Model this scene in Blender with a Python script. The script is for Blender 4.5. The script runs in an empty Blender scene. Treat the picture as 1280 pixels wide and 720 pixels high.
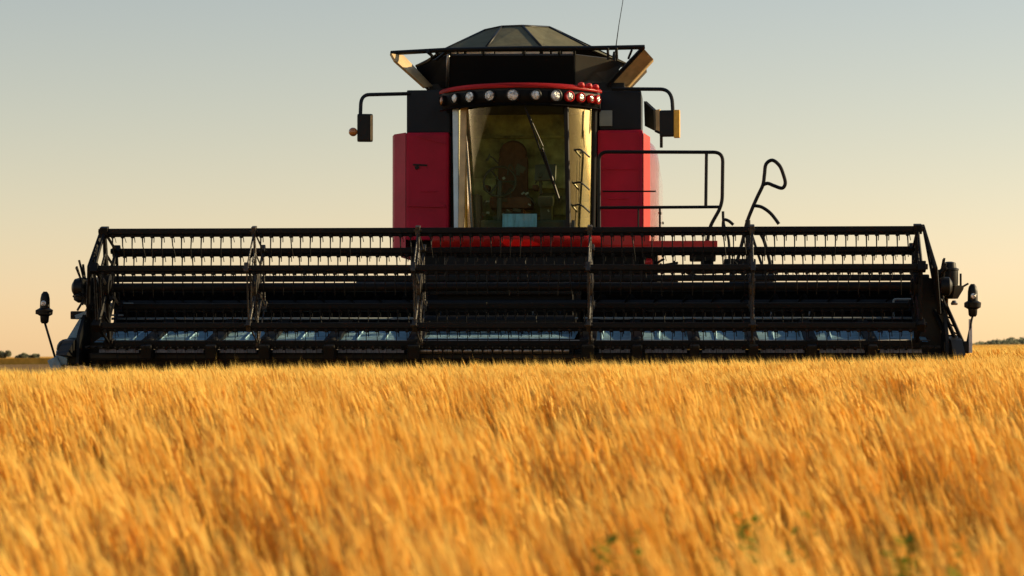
import bpy, bmesh, math, random
import numpy as np
from mathutils import Vector, Matrix
R = math.radians
random.seed(7); rng = np.random.default_rng(11)
S = bpy.context.scene
COL = S.collection

# ------------------------------------------------------------------ camera constants
F, CX, HY = 3250.0, 640.0, 438.0          # focal length in pixels of a 1280 px frame, horizon row
EYE, DIST = 0.95, 28.0
YAW = R(4.0); X0 = -0.05
cs, sn = math.cos(YAW), math.sin(YAW)

def L(px, py, y):
    """machine-local (x, y, z) of the photo point px,py lying at local depth y"""
    k = (px - CX) / F
    x = (k * (DIST + cs * y) - X0 - sn * y) / (cs + k * sn)
    d = DIST - sn * x + cs * y
    return Vector((x, y, EYE + (HY - py) / F * d))

# ------------------------------------------------------------------ materials
def mat(name, col, rough=0.5, metal=0.0, spec=0.5, noise=0.0, nscale=6.0, dirt=None, dirt_amt=0.0,
        bump=0.0, bscale=40.0, emit=None, estr=0.0, coat=0.0, stretch=None):
    m = bpy.data.materials.new(name); m.use_nodes = True
    nt = m.node_tree; b = nt.nodes['Principled BSDF']
    b.inputs['Base Color'].default_value = (*col, 1)
    b.inputs['Roughness'].default_value = rough
    b.inputs['Metallic'].default_value = metal
    b.inputs['Specular IOR Level'].default_value = spec
    b.inputs['Coat Weight'].default_value = coat
    tc = nt.nodes.new('ShaderNodeTexCoord')
    vec = tc.outputs['Object']
    if stretch:
        mp = nt.nodes.new('ShaderNodeMapping'); mp.inputs['Scale'].default_value = stretch
        nt.links.new(vec, mp.inputs['Vector']); vec = mp.outputs['Vector']
    if noise > 0:
        n = nt.nodes.new('ShaderNodeTexNoise'); n.inputs['Scale'].default_value = nscale
        n.inputs['Detail'].default_value = 6; n.inputs['Roughness'].default_value = 0.6
        nt.links.new(vec, n.inputs['Vector'])
        mr = nt.nodes.new('ShaderNodeMapRange')
        mr.inputs['From Min'].default_value = .3; mr.inputs['From Max'].default_value = .7
        mr.inputs['To Min'].default_value = 1 - noise; mr.inputs['To Max'].default_value = 1 + noise
        nt.links.new(n.outputs['Fac'], mr.inputs['Value'])
        mx = nt.nodes.new('ShaderNodeVectorMath'); mx.operation = 'SCALE'
        mx.inputs[0].default_value = col
        nt.links.new(mr.outputs['Result'], mx.inputs['Scale'])
        out = mx.outputs['Vector']
        if dirt:
            n2 = nt.nodes.new('ShaderNodeTexNoise'); n2.inputs['Scale'].default_value = nscale * .6
            n2.inputs['Detail'].default_value = 9; n2.inputs['Roughness'].default_value = .7
            nt.links.new(vec, n2.inputs['Vector'])
            r2 = nt.nodes.new('ShaderNodeMapRange'); r2.inputs['From Min'].default_value = .45
            r2.inputs['From Max'].default_value = .7; r2.inputs['To Max'].default_value = dirt_amt
            nt.links.new(n2.outputs['Fac'], r2.inputs['Value'])
            mc = nt.nodes.new('ShaderNodeMix'); mc.data_type = 'RGBA'
            nt.links.new(r2.outputs['Result'], mc.inputs['Factor'])
            nt.links.new(out, mc.inputs['A']); mc.inputs['B'].default_value = (*dirt, 1)
            out = mc.outputs['Result']
            rr = nt.nodes.new('ShaderNodeMapRange'); rr.inputs['To Min'].default_value = rough
            rr.inputs['To Max'].default_value = min(1, rough + .35)
            nt.links.new(r2.outputs['Result'], rr.inputs['Value'])
            nt.links.new(rr.outputs['Result'], b.inputs['Roughness'])
        nt.links.new(out, b.inputs['Base Color'])
    if bump > 0:
        nb = nt.nodes.new('ShaderNodeTexNoise'); nb.inputs['Scale'].default_value = bscale
        nb.inputs['Detail'].default_value = 4
        nt.links.new(vec, nb.inputs['Vector'])
        bp = nt.nodes.new('ShaderNodeBump'); bp.inputs['Strength'].default_value = bump
        bp.inputs['Distance'].default_value = .02
        nt.links.new(nb.outputs['Fac'], bp.inputs['Height'])
        nt.links.new(bp.outputs['Normal'], b.inputs['Normal'])
    if emit:
        b.inputs['Emission Color'].default_value = (*emit, 1); b.inputs['Emission Strength'].default_value = estr
    return m

def glass_mat(name, tint, refl_rough=0.03, ior=1.5, extra=0.0, gc=(1, 1, 1)):
    m = bpy.data.materials.new(name); m.use_nodes = True
    nt = m.node_tree; nt.nodes.clear()
    o = nt.nodes.new('ShaderNodeOutputMaterial'); mix = nt.nodes.new('ShaderNodeMixShader')
    t = nt.nodes.new('ShaderNodeBsdfTransparent'); t.inputs['Color'].default_value = (*tint, 1)
    g = nt.nodes.new('ShaderNodeBsdfGlossy'); g.inputs['Roughness'].default_value = refl_rough
    g.inputs['Color'].default_value = (*gc, 1)
    fr = nt.nodes.new('ShaderNodeFresnel'); fr.inputs['IOR'].default_value = ior
    ad = nt.nodes.new('ShaderNodeMath'); ad.operation = 'ADD'; ad.inputs[1].default_value = extra; ad.use_clamp = True
    nt.links.new(fr.outputs['Fac'], ad.inputs[0])
    nt.links.new(ad.outputs[0], mix.inputs['Fac']); nt.links.new(t.outputs[0], mix.inputs[1])
    nt.links.new(g.outputs[0], mix.inputs[2]); nt.links.new(mix.outputs[0], o.inputs['Surface'])
    return m

DUST = (.30, .20, .09)
M = dict(
    redsunlit=mat('sunlit_gloss_red', (.60, .02, .02), .3, spec=.6, coat=1.0, noise=.15, nscale=2, dirt=(.5, .22, .1), dirt_amt=.3),  # lit copy of the red: sun glare put into colour and gloss
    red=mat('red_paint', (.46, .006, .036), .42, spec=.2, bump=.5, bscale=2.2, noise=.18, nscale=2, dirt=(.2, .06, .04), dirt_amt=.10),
    red2=mat('red_plastic', (.60, .022, .018), .35, spec=.3, noise=.1, nscale=4, dirt=(.25, .07, .03), dirt_amt=.15),
    black=mat('black_paint', (.006, .006, .006), .45, spec=.25, noise=.3, nscale=5, dirt=(.03, .022, .014), dirt_amt=.25),
    blackbar=mat('black_bar_paint', (.0045, .0042, .0045), .55, spec=.18, noise=.4, nscale=9, dirt=(.025, .017, .010), dirt_amt=.2, bump=.2),
    sheet=mat('black_sheet_metal', (.004, .0045, .005), .4, spec=.25, noise=.35, nscale=2, dirt=(.022, .02, .015), dirt_amt=.3, stretch=(.4, 1, 2)),
    charcoal=mat('charcoal_panel', (.012, .015, .020), .5, spec=.2, noise=.2, nscale=3, dirt=(.05, .04, .03), dirt_amt=.10),
    steel=mat('worn_steel', (.34, .33, .32), .38, metal=.9, noise=.3, nscale=12, dirt=(.12, .08, .04), dirt_amt=.5),
    spider=mat('sun_flecked_black_steel', (.012, .010, .008), .45, noise=.5, nscale=14, dirt=(.16, .12, .075), dirt_amt=.45, bump=.5),  # pale flecks stand for sunlit edges, painted over the black
    pale=mat('pale_trim', (.50, .62, .66), .4, noise=.2, nscale=5),
    skid=mat('sheen_skid_plate', (.30, .30, .32), .45, noise=.5, nscale=30, dirt=(.03, .028, .025), dirt_amt=.6, stretch=(3, 1, .3)),  # grey sheen of the dark panels put into the base colour
    tine=mat('tine_plastic', (.05, .045, .04), .5, noise=.3, nscale=20, dirt=(.3, .22, .12), dirt_amt=.4),
    belt=mat('blue_grey_draper_belt', (.50, .80, .95), .45, noise=.15, nscale=9, dirt=(.12, .20, .26), dirt_amt=.6, bump=.4, bscale=60, stretch=(.6, 3, 1)),  # blue sky sheen put into the belt colour
    rubber=mat('black_rubber', (.012, .012, .012), .8, noise=.3, nscale=10, dirt=(.12, .08, .04), dirt_amt=.4, bump=.3),
    bluepaint=mat('pale_blue_paint', (.20, .33, .42), .4, noise=.25, nscale=14, dirt=(.1, .07, .04), dirt_amt=.5),
    white=mat('white_marker', (.7, .68, .62), .6, noise=.15, nscale=30),
    tankgrey=mat('tank_panel_grey', (.09, .085, .07), .5, noise=.2, nscale=3, dirt=(.2, .14, .07), dirt_amt=.3),
    tarp=mat('grain_tarp', (.12, .115, .075), .75, spec=.08, noise=.2, nscale=4, dirt=(.2, .15, .09), dirt_amt=.3, bump=.3, bscale=8),
    ochre=mat('sun_gold_panel', (.55, .38, .17), .55, noise=.25, nscale=6, dirt=(.1, .07, .04), dirt_amt=.4),  # gold of the low sun put into the flap edge colour
    tankdark=mat('tank_front_black', (.006, .006, .007), .6, noise=.3, nscale=3),
    amber=mat('amber_plastic', (.45, .15, .03), .25, noise=.1, nscale=20, coat=.5),
    yellow=mat('sunlit_yellow_edge', (.8, .42, .03), .4, noise=.15, nscale=20),  # sunlit golden edge of the mirror put into the colour
    lens=mat('lamp_lens', (.70, .68, .62), .2, metal=.6, noise=.7, nscale=28, bump=1.0, bscale=45),
    seat=mat('seat_fabric', (.12, .055, .035), .85, noise=.25, nscale=15, bump=.3),
    interior=mat('cab_interior', (.34, .36, .17), .8, noise=.7, nscale=5),
    idark=mat('cab_interior_dark', (.045, .05, .035), .6, noise=.3, nscale=8),
    sticker=mat('pale_blue_plate', (.20, .48, .85), .4, noise=.3, nscale=10, stretch=(3, 1, .4)),
    plate=mat('grey_plate', (.24, .27, .26), .5, noise=.1, nscale=10),
    mirrorglass=mat('mirror_glass', (.8, .8, .8), .03, metal=1.0),
    glass=glass_mat('tinted_cab_glass', (.80, .86, .68), .02, 1.32, .0),
    sideglass=glass_mat('corner_cab_glass', (.60, .62, .30), .06, 1.7, .42, (1, .96, .68)),  # yellow glare of the sunward sky put into the reflection colour
)

# ------------------------------------------------------------------ mesh builder
class MB:
    def __init__(s): s.bm = bmesh.new()
    def box(s, c, size, rot=None, bevel=0.0, taper=None):
        m = Matrix.Translation(Vector(c))
        if rot: m = m @ Matrix.Rotation(rot[2], 4, 'Z') @ Matrix.Rotation(rot[1], 4, 'Y') @ Matrix.Rotation(rot[0], 4, 'X')
        m = m @ Matrix.Diagonal((*size, 1))
        r = bmesh.ops.create_cube(s.bm, size=1, matrix=m)
        if bevel > 0:
            es = {e for v in r['verts'] for e in v.link_edges}
            bmesh.ops.bevel(s.bm, geom=list(es), offset=bevel, segments=2, affect='EDGES', profile=.7)
        return s
    def tube(s, pts, r, n=8, caps=True, radii=None):
        pts = [Vector(p) for p in pts]; rings = []
        up = None
        for i, p in enumerate(pts):
            a = pts[max(0, i - 1)]; b = pts[min(len(pts) - 1, i + 1)]
            t = (b - a).normalized()
            if up is None:
                up = t.cross(Vector((0, 0, 1)))
                if up.length < .05: up = t.cross(Vector((1, 0, 0)))
                up.normalize()
            else:
                up = (up - t * up.dot(t)).normalized()
            w = t.cross(up)
            rr = radii[i] if radii else r
            rings.append([s.bm.verts.new(p + (up * math.cos(2 * math.pi * k / n) + w * math.sin(2 * math.pi * k / n)) * rr) for k in range(n)])
        for a, b in zip(rings, rings[1:]):
            for k in range(n):
                f = s.bm.faces.new((a[k], a[(k + 1) % n], b[(k + 1) % n], b[k])); f.smooth = n > 5
        if caps and n > 2:
            s.bm.faces.new(rings[0][::-1]); s.bm.faces.new(rings[-1])
        return s
    def prism(s, poly, vec):
        """closed polygon (list of 3D points) extruded by vec"""
        v = Vector(vec)
        a = [s.bm.verts.new(Vector(p)) for p in poly]; b = [s.bm.verts.new(Vector(p) + v) for p in poly]
        n = len(a)
        s.bm.faces.new(a); s.bm.faces.new(b[::-1])
        for i in range(n): s.bm.faces.new((a[i], b[i], b[(i + 1) % n], a[(i + 1) % n]))
        return s
    def slab(s, poly, th):
        """thick panel: polygon thickened along its own normal"""
        p = [Vector(q) for q in poly]
        nrm = (p[1] - p[0]).cross(p[2] - p[0]).normalized()
        return s.prism([q - nrm * th / 2 for q in p], nrm * th)
    def lathe(s, c, prof, axis='Z', n=20, dirv=None):
        """prof: list of (radius, height)"""
        c = Vector(c)
        d = Vector(dirv).normalized() if dirv else {'Z': Vector((0, 0, 1)), 'X': Vector((1, 0, 0)), 'Y': Vector((0, 1, 0))}[axis]
        u = d.orthogonal().normalized(); w = d.cross(u); rings = []
        for r, h in prof:
            rings.append([s.bm.verts.new(c + d * h + (u * math.cos(2 * math.pi * k / n) + w * math.sin(2 * math.pi * k / n)) * max(r, 1e-4)) for k in range(n)])
        for a, b in zip(rings, rings[1:]):
            for k in range(n):
                f = s.bm.faces.new((a[k], a[(k + 1) % n], b[(k + 1) % n], b[k])); f.smooth = True
        s.bm.faces.new(rings[0][::-1]); s.bm.faces.new(rings[-1])
        return s
    def grid(s, rows, smooth=True, th=0.0):
        """sheet from rows of points; th>0 gives it thickness"""
        vs = [[s.bm.verts.new(Vector(p)) for p in r] for r in rows]
        fs = []
        for a, b in zip(vs, vs[1:]):
            for k in range(len(a) - 1):
                f = s.bm.faces.new((a[k], a[k + 1], b[k + 1], b[k])); f.smooth = smooth; fs.append(f)
        if th: bmesh.ops.solidify(s.bm, geom=fs, thickness=th)
        return s
    def build(s, name, m, parent=None, recalc=True):
        if recalc: bmesh.ops.recalc_face_normals(s.bm, faces=s.bm.faces[:])
        for e in s.bm.edges:
            if len(e.link_faces) == 2 and e.calc_face_angle(0) > .65: e.smooth = False
        me = bpy.data.meshes.new(name); s.bm.to_mesh(me); s.bm.free()
        me.materials.append(m)
        o = bpy.data.objects.new(name, me); COL.objects.link(o)
        if parent: o.parent = parent
        return o

def arc(pts, r, n=6):
    """polyline with its inner corners rounded"""
    pts = [Vector(p) for p in pts]; out = [pts[0]]
    for a, b, c in zip(pts, pts[1:], pts[2:]):
        u = (a - b); v = (c - b); rr = min(r, u.length * .45, v.length * .45)
        p, q = b + u.normalized() * rr, b + v.normalized() * rr
        for k in range(n + 1):
            t = k / n; out.append(p * (1 - t) ** 2 + b * 2 * t * (1 - t) + q * t * t)
    out.append(pts[-1]); return out
def spline(pts, n=8):
    pts = [Vector(p) for p in pts]; P = [pts[0]] + pts + [pts[-1]]; out = []
    for i in range(1, len(P) - 2):
        a, b, c, d = P[i - 1:i + 3]
        for k in range(n):
            t = k / n
            out.append(.5 * ((2 * b) + (c - a) * t + (2 * a - 5 * b + 4 * c - d) * t * t + (-a + 3 * b - 3 * c + d) * t ** 3))
    out.append(pts[-1]); return out

# ================================================================== COMBINE
H = bpy.data.objects.new('combine_harvester', None); COL.objects.link(H)
H.location = (X0, 0, 0); H.rotation_euler = (0, 0, -YAW)
H['label'] = 'red and black combine harvester with a wide black reel header facing the viewer'
H['category'] = 'combine harvester'

XL, XR = -4.36, 4.37          # header ends
RC = Vector((0, -.05, 1.63)); RR = .62   # reel axis and radius
B = M['blackbar']
# ---- reel
mb = MB(); mb.tube([(XL, RC.y, RC.z), (XR, RC.y, RC.z)], .05, 14)
reel = mb.build('reel', B, H)
angs = [18, 78, 138, 198, 258, 318]
SP = [L(320, 350, -.05).x, L(524, 350, -.05).x, L(738, 350, -.05).x, L(940, 350, -.05).x]
for a in angs:
    t = R(a); by = RC.y - RR * math.cos(t); bz = RC.z + RR * math.sin(t)
    mb = MB()
    segs = [XL] + SP + [XR]
    for x0, x1 in zip(segs, segs[1:]):
        mb.box(((x0 + x1) / 2, by, bz), (x1 - x0 - .05, .05, .062), bevel=.012)
        mb.tube([(x0 + .02, by + .01, bz - .045), (x1 - .02, by + .01, bz - .045)], .017, 8)
    x = XL + .09
    while x < XR - .05:
        if min(abs(x - q) for q in SP) > .05:
            jx = random.gauss(0, .006); ln = .24 + random.gauss(0, .008); jy = random.gauss(0, .012)
            mb.box((x, by, bz - .055), (.032, .04, .04), bevel=.006)
            bend = jx + (.03 if random.random() < .06 else 0)
            mb.tube([(x, by - .005, bz - .05), (x + bend * .4, by - .018, bz - .05 - ln * .5), (x + bend, by + .03 + jy, bz - .05 - ln)], .007, 5, radii=[.009, .007, .0045] if a != 318 else [.005, .004, .003])
            if a in (78, 138) or True:
                mb.tube([(x + .022, by, bz - .06), (x + .022 + jx, by + .02, bz - .12)], .005, 4)
        x += .108
    mb.build('reel_bat', B, reel)
def spider(x, w, full=True):
    mb = MB()
    P = [Vector((x, RC.y - RR * math.cos(R(a)), RC.z + RR * math.sin(R(a)))) for a in angs]
    c = Vector((x, RC.y, RC.z))
    mb.lathe(c - Vector((w * .6, 0, 0)), [(.15, 0), (.15, w * 1.2)], 'X', 18)
    mb.lathe(c - Vector((w * .8, 0, 0)), [(.09, 0), (.09, w * 1.6)], 'X', 14)
    for i, p in enumerate(P):
        q = P[(i + 1) % 6]
        mb.tube([c, p], w * .33, 6, radii=[w * .45, w * .3])
        mid1, mid2 = c.lerp(p, .62), c.lerp(q, .62)
        mb.tube([mid1, mid2], w * .2, 5)
        if full: mb.tube([p, q], w * .22, 5)
        mb.box(p, (w * 1.15, .10, .10), (R(-angs[i]), 0, 0), bevel=.01)
        for s in (-1, 1):
            mb.lathe(p + Vector((s * w * .6, 0, 0)), [(.03, 0), (.03, s * .018)], 'X', 8)
    return mb
for x in SP: spider(x, .045).build('reel_spider', M['spider'], reel)
for x in (XL, XR): spider(x, .075).build('reel_spider', B, reel)
for x, s in ((XL, -1), (XR, 1)):
    for d in (.12, .2):
        pass

# ---- header frame
mb = MB()
W0, W1 = -4.68, 4.68
zt = 1.765
mb.box(((W0 + W1) / 2, 1.42, zt), (W1 - W0 - .1, .13, .07), bevel=.02)                 # top beam
mb.box(((W0 + W1) / 2, 1.48, 1.06), (W1 - W0 - .1, .16, .16), bevel=.02)               # lower beam
frame = mb.build('header_frame', M['sheet'], H)
xo0, xo1 = L(530, 380, 1.4).x, L(727, 380, 1.4).x
def back(x0, x1):
    mb = MB()
    rows = []
    for y, z in ((1.33, 1.675), (1.36, 1.60), (1.40, 1.53), (1.44, 1.45), (1.44, 1.30), (1.40, 1.20), (1.34, 1.16)):
        rows.append([(x, y, z) for x in np.linspace(x0, x1, 12)])
    mb.grid(rows, th=.012)
    n = max(1, int((x1 - x0) / .75))
    for i in range(1, n):
        x = x0 + (x1 - x0) * i / n
        mb.box((x, 1.432, 1.37), (.03, .016, .30))
    return mb
back(W0 + .06, xo0).build('back_sheet', M['sheet'], frame)
back(xo1, W1 - .06).build('back_sheet', M['sheet'], frame)
mb = MB(); mb.box(((xo0 + xo1) / 2, 1.40, 1.64), (xo1 - xo0 - .01, .03, .12), bevel=.01)
for x in (xo0 + .03, xo1 - .03): mb.box((x, 1.37, 1.38), (.05, .06, .52), bevel=.01)
mb.build('feeder_opening_frame', M['sheet'], frame)
mb = MB(); mb.tube([(W0 + .08, 1.30, 1.705), (W1 - .08, 1.30, 1.705)], .011, 8)
x = W0 + .1
while x < W1 - .1:
    mb.box((x, 1.33, 1.70), (.02, .07, .014)); x += .16
mb.build('top_rail', M['steel'], frame)
for q0, q1 in ((W0 + .1, xo0 - .03), (xo0 + .03, xo1 - .03), (xo1 + .03, W1 - .1)):
    zz = L(640, 398, 1.15).z; MB().tube([(q0, 1.15, zz), (q1, 1.15, zz)], .014, 8).build('lower_rail_glint', M['plate'], frame)  # added pale rail stands for the bright highlight on the lower bars
# upper cross auger
mb = MB(); mb.tube([(W0 + .1, 1.22, 1.47), (W1 - .1, 1.22, 1.47)], .05, 12)
for s, (a0, a1) in ((1, (W0 + .15, xo0)), (-1, (xo1, W1 - .15))):
    n = int((a1 - a0) / .32 * 14); pin = []; pout = []
    for i in range(n + 1):
        x = a0 + (a1 - a0) * i / n; th = s * 2 * math.pi * i / 14
        for lst, rr in ((pin, .05), (pout, .115)):
            lst.append((x, 1.22 + rr * math.cos(th), 1.47 + rr * math.sin(th)))
    mb.grid([pin, pout], th=.006)
mb.build('cross_auger', M['black'], H)
# decks, belts
KZ = 1.015        # knife height
yf, yb = .20, 1.32; zf, zb = 1.04, 1.24
def deck(edges, nm):
    for x0, x1 in edges:
        mb = MB()
        rows = []
        for k in range(7):
            t = k / 6
            rows.append([(x, yf + (yb - yf) * t, zf + (zb - zf) * t + .004 * math.sin(x * 9 + t * 5)) for x in np.linspace(x0, x1, max(3, int((x1 - x0) / .1)))])
        mb.grid(rows, th=.012)
        x = x0 + .1
        while x < x1 - .05:
            mb.tube([(x, yf + .02, zf + .014), (x, yb - .02, zb + .012)], .008, 4); x += .31
        mb.build(nm, M['belt'], H)
LE = [L(p, 418, .6).x for p in (137, 197, 276, 341, 421, 522)]
LE[0] = L(128, 418, .6).x
RE = [L(p, 418, .6).x for p in (742, 798, 868, 940, 1012, 1086, 1156)]
deck([(LE[0], LE[-1])], 'draper_belt')
deck([(RE[0], RE[-1])], 'draper_belt')
mb = MB(); rows = [[(x, .25 + t * 1.1, 1.075 + .10 * t) for x in np.linspace(xo0 + .03, xo1 - .03, 16)] for t in np.linspace(0, 1, 6)]
mb.grid(rows, th=.012)
mb.build('feed_belt', M['belt'], H)
mb = MB(); rc0, rc1 = xo0 + .06, xo1 - .06
mb.tube([(rc0, .95, 1.27), (rc1, .95, 1.27)], .07, 16)
for k in range(16):
    x = rc0 + .06 + (rc1 - rc0 - .12) * k / 15; th = k * 2.4
    mb.tube([(x, .95 - .1 * math.cos(th), 1.27 + .1 * math.sin(th)), (x, .95 - .22 * math.cos(th), 1.27 + .22 * math.sin(th))], .008, 5)
mb.build('feed_drum', M['black'], H)
# deck arms
def arm(x, w, dx):
    mb = MB()
    p = [(x - w * .5, .10, zf - .03), (x + w * .5, .10, zf - .03), (x + w * .42 + dx, 1.20, zb + .03), (x - w * .42 + dx, 1.20, zb + .03)]
    mb.prism(p, (0, 0, .05))
    mb.lathe((x, .16, zf + .0), [(w * .42, -.05), (w * .42, .03), (w * .2, .06)], 'Z', 10)
    mb.box((x, .06, .94), (w * .8, .16, .16), (R(12), 0, 0), bevel=.02)
    return mb
for x in LE[1:-1]: arm(x, .15, .05).build('deck_arm', M['black'], H)
for x in RE[1:-1]: arm(x, .13, -.05).build('deck_arm', M['black'], H)
for x in (LE[-1] + .02, RE[0] - .04): arm(x, .17, 0).build('deck_arm', M['black'], H)
# knife bar with guards + lower skid panels
mb = MB(); mb.box(((W0 + W1) / 2, .12, KZ - .03), (W1 - W0 - .1, .10, .03), bevel=.008)
x = W0 + .1
while x < W1 - .1:
    mb.prism([(x - .014, .075, KZ - .045), (x + .014, .075, KZ - .045), (x + .014, .075, KZ - .012), (x - .014, .075, KZ - .012)], (0, -.02, 0))
    mb.tube([(x, .08, KZ - .028), (x, -.04, KZ - .035)], .01, 5, radii=[.016, .004]); x += .0762
mb.build('cutter_bar', M['black'], H)
segs = [(LE[i] + .09, LE[i + 1] - .09) for i in range(5)] + [(RE[i] + .08, RE[i + 1] - .08) for i in range(6)]
MB().tube([(W0 + .15, .185, 1.058), (W1 - .15, .185, 1.058)], .007, 6).build('deck_lip', M['steel'], frame)
for x0, x1 in segs:
    mb = MB(); rows = []
    for k in range(9):
        t = k / 8; a = R(-35 + 120 * t)
        rows.append([(x, .10 - .05 * math.sin(a), .95 + .055 * math.cos(a) - .03) for x in (x0, (x0 + x1) / 2, x1)])
    mb.grid(rows, th=.01); mb.build('skid_panel', M['skid'], H)
mb = MB(); mb.tube([(xo0 + .05, .1, .945), (xo1 - .08, .1, .945)], .028, 12)
mb.build('feed_guard_pipe', M['steel'], H)
mb = MB(); mb.box(((W0 + W1) / 2, .45, .885), (W1 - W0 - .12, .5, .08), bevel=.02)
mb.box(((W0 + W1) / 2, 1.0, .84), (W1 - W0 - .16, .8, .24), bevel=.05)
mb.build('header_underside', M['sheet'], H)
# small things in header
for px, py in ((631, 385), (666, 391), (693, 391), (963, 393), (1011, 393)):
    p = L(px, py, 1.2); mb = MB(); mb.tube([p + Vector((0, 0, -.03)), p + Vector((.01, 0, .04))], .012, 6)
    mb.build('grease_nipple', M['steel'], frame)
mb = MB()
pts = [L(1117, 396, 1.0), L(1117, 374, 1.0), L(1144, 374, 1.0), L(1146, 394, 1.0)]
mb.tube(arc(pts, .03), .014, 6); mb.build('end_bracket', M['plate'], frame)
mb = MB(); mb.box(L(148, 381, 1.0), (.34, .03, .045), bevel=.008); mb.build('end_bracket', M['plate'], frame)
mb = MB(); mb.box(L(140, 394, 1.0), (.26, .02, .02), bevel=.004); mb.build('end_bracket', M['plate'], frame)

# ---- end sheets, arms, dividers
for s, xe in ((-1, W0), (1, W1)):
    mb = MB()
    prof = [(.0, .80), (.05, 1.12), (.32, 1.34), (1.15, 1.62), (1.50, 1.74), (1.56, 1.70), (1.56, .72)]
    mb.prism([(xe, y, z) for y, z in prof], (s * .035, 0, 0))
    es = mb.build('end_sheet', M['sheet'], H)
    mb = MB()                                                # reel lift arm
    mb.slab([(xe + s * .075, 1.5, 1.80), (xe + s * .075, 1.5, 1.68), (xe - s * .03, -.1, 1.58), (xe - s * .03, -.1, 1.70)], .05)
    mb.lathe((xe - s * .06, RC.y, RC.z), [(.10, 0), (.10, s * .09), (.05, s * .12)], 'X', 14)
    mb.tube([(xe + s * .12, 1.35, 1.18), (xe + s * .03, .3, 1.62)], .028, 8)
    mb.tube([(xe + s * .12, 1.12, 1.39), (xe + s * .03, .28, 1.63)], .016, 8)
    mb.build('reel_arm', M['black'], H)
    mb = MB()                                                # divider nose
    mb.prism([(xe + s * .05, -.35, .90), (xe + s * .05, .35, .86), (xe + s * .05, .35, 1.10), (xe + s * .05, .0, 1.06)], (s * .12, 0, 0))
    mb.box((xe + s * .11, .8, 1.0), (.12, .8, .24), bevel=.03)
    mb.build('crop_divider', M['black'], H)
    # twisted drive rods and hoses that show at the ends of the reel
    mb = MB()
    for k in range(5):
        a = R(random.uniform(0, 360)); b2 = R(random.uniform(0, 360))
        mb.tube(spline([(xe - s * .01, RC.y + .25 * math.cos(a), RC.z + .25 * math.sin(a)), (xe - s * .06, RC.y + .1, RC.z + random.uniform(-.1, .1)), (xe - s * .02, RC.y + .3 * math.cos(b2), RC.z + .3 * math.sin(b2))]), .013, 6)
    mb.build('hydraulic_hose', M['rubber'], reel)

for pts in (((127, 287), (111, 333), (110, 396)), ((1154, 282), (1170, 335), (1174, 392))):
    mb = MB(); P = [L(*pts[0], .0), L(*pts[1], -.45), L(*pts[2], -.2), ]
    Q_ = [L(*pts[0], .1), L(*pts[1], .5), L(*pts[2], .8)]
    mb.tube(P, .022, 6); mb.tube(Q_, .022, 6)
    for k in range(9):
        t = k / 8; i = 0 if t < .5 else 1; u = t * 2 - i
        a = P[i].lerp(P[i + 1], u); t2 = min(1, t + .12); i2 = 0 if t2 < .5 else 1
        b = Q_[i2].lerp(Q_[i2 + 1], t2 * 2 - i2); mb.tube([a, b], .012, 5)
    for k in range(6):
        a = P[0].lerp(P[1], k / 5); b = Q_[1].lerp(Q_[2], k / 5); mb.tube([a, b], .013, 5); mb.tube([P[1].lerp(P[2], k / 5), Q_[0].lerp(Q_[1], (5 - k) / 5)], .013, 5)
    mb.build('reel_end_lattice', B, reel)
for poly in ((( 122, 350), (112, 352), (110, 400), (104, 455), (132, 455), (132, 400)), ((1149, 345), (1166, 348), (1172, 390), (1180, 442), (1144, 442), (1146, 400))):
    MB().slab([L(a, b, .55) for a, b in poly], .03).build('end_guard', M['sheet'], H)
# left side drive gear: motor, pale blue ram, lamp on stalk
def motor(px, py, y, s, r, h):
    c = L(px, py, y); mb = MB()
    mb.lathe(c - Vector((0, 0, h * .5)), [(r * .5, -.03), (r * .95, 0), (r, .03), (r, h * .62), (r * 1.08, h * .64), (r * 1.08, h * .7), (r * .8, h * .74), (r * .72, h * .95), (r * .3, h)], 'Z', 18)
    mb.box(c + Vector((-s * r * .9, 0, -.02)), (r * .8, r * .9, h * .5), bevel=.015)
    mb.box(c + Vector((s * r * .7, -.02, -h * .08)), (r * .5, r * .5, h * .35), bevel=.012)
    for k in range(3):
        mb.tube(spline([c + Vector((-s * .02, -.03 + .03 * k, -h * .4)), c + Vector((-s * .10, 0, -h * .75)), c + Vector((-s * (.2 + .05 * k), .1, -h * .8 - .1))]), .012, 6)
    return mb
mt = motor(103, 361, .5, -1, .10, .25).build('hydraulic_motor', M['black'], H)
mt2 = motor(1187, 342, .5, 1, .095, .26)
c = L(1187, 362, .5)
mt2.lathe(c - Vector((0, 0, .1)), [(.09, 0), (.15, .1), (.16, .14), (.05, .15)], 'Z', 6)
mt2.box(L(1206, 357, .5), (.09, .05, .02), (0, R(-30), 0)); mt2.box(L(1201, 350, .5), (.02, .03, .14))
mt2 = mt2.build('hydraulic_motor', M['black'], H)
MB().lathe(L(1193, 379, .48), [(.035, -.02), (.04, .0), (.02, .03)], 'Z', 10).build('fitting', M['steel'], mt2)
mb = MB()
mb.slab([L(100, 399, .35), L(108, 402, .35), L(83, 446, .25), L(74, 442, .25)], .07)
mb.box(L(103, 394, .38), (.15, .09, .05), (0, R(-20), 0), bevel=.01)
ram = mb.build('lift_ram', M['bluepaint'], H)
mb = MB(); mb.tube([L(121, 366, .45), L(105, 398, .36)], .03, 8); mb.box(L(98, 394, .4), (.17, .06, .09), bevel=.015)
mb.tube([L(109, 380, .45), L(118, 375, .45)], .035, 8)
mb.build('ram_mount', M['black'], ram)
mb = MB(); mb.box(L(80, 447, .2), (.13, .22, .16), bevel=.02); mb.box(L(71, 455, .15), (.12, .2, .14), (0, R(-25), 0), bevel=.02)
dv = mb.build('divider_shoe', M['bluepaint'], H)
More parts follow.
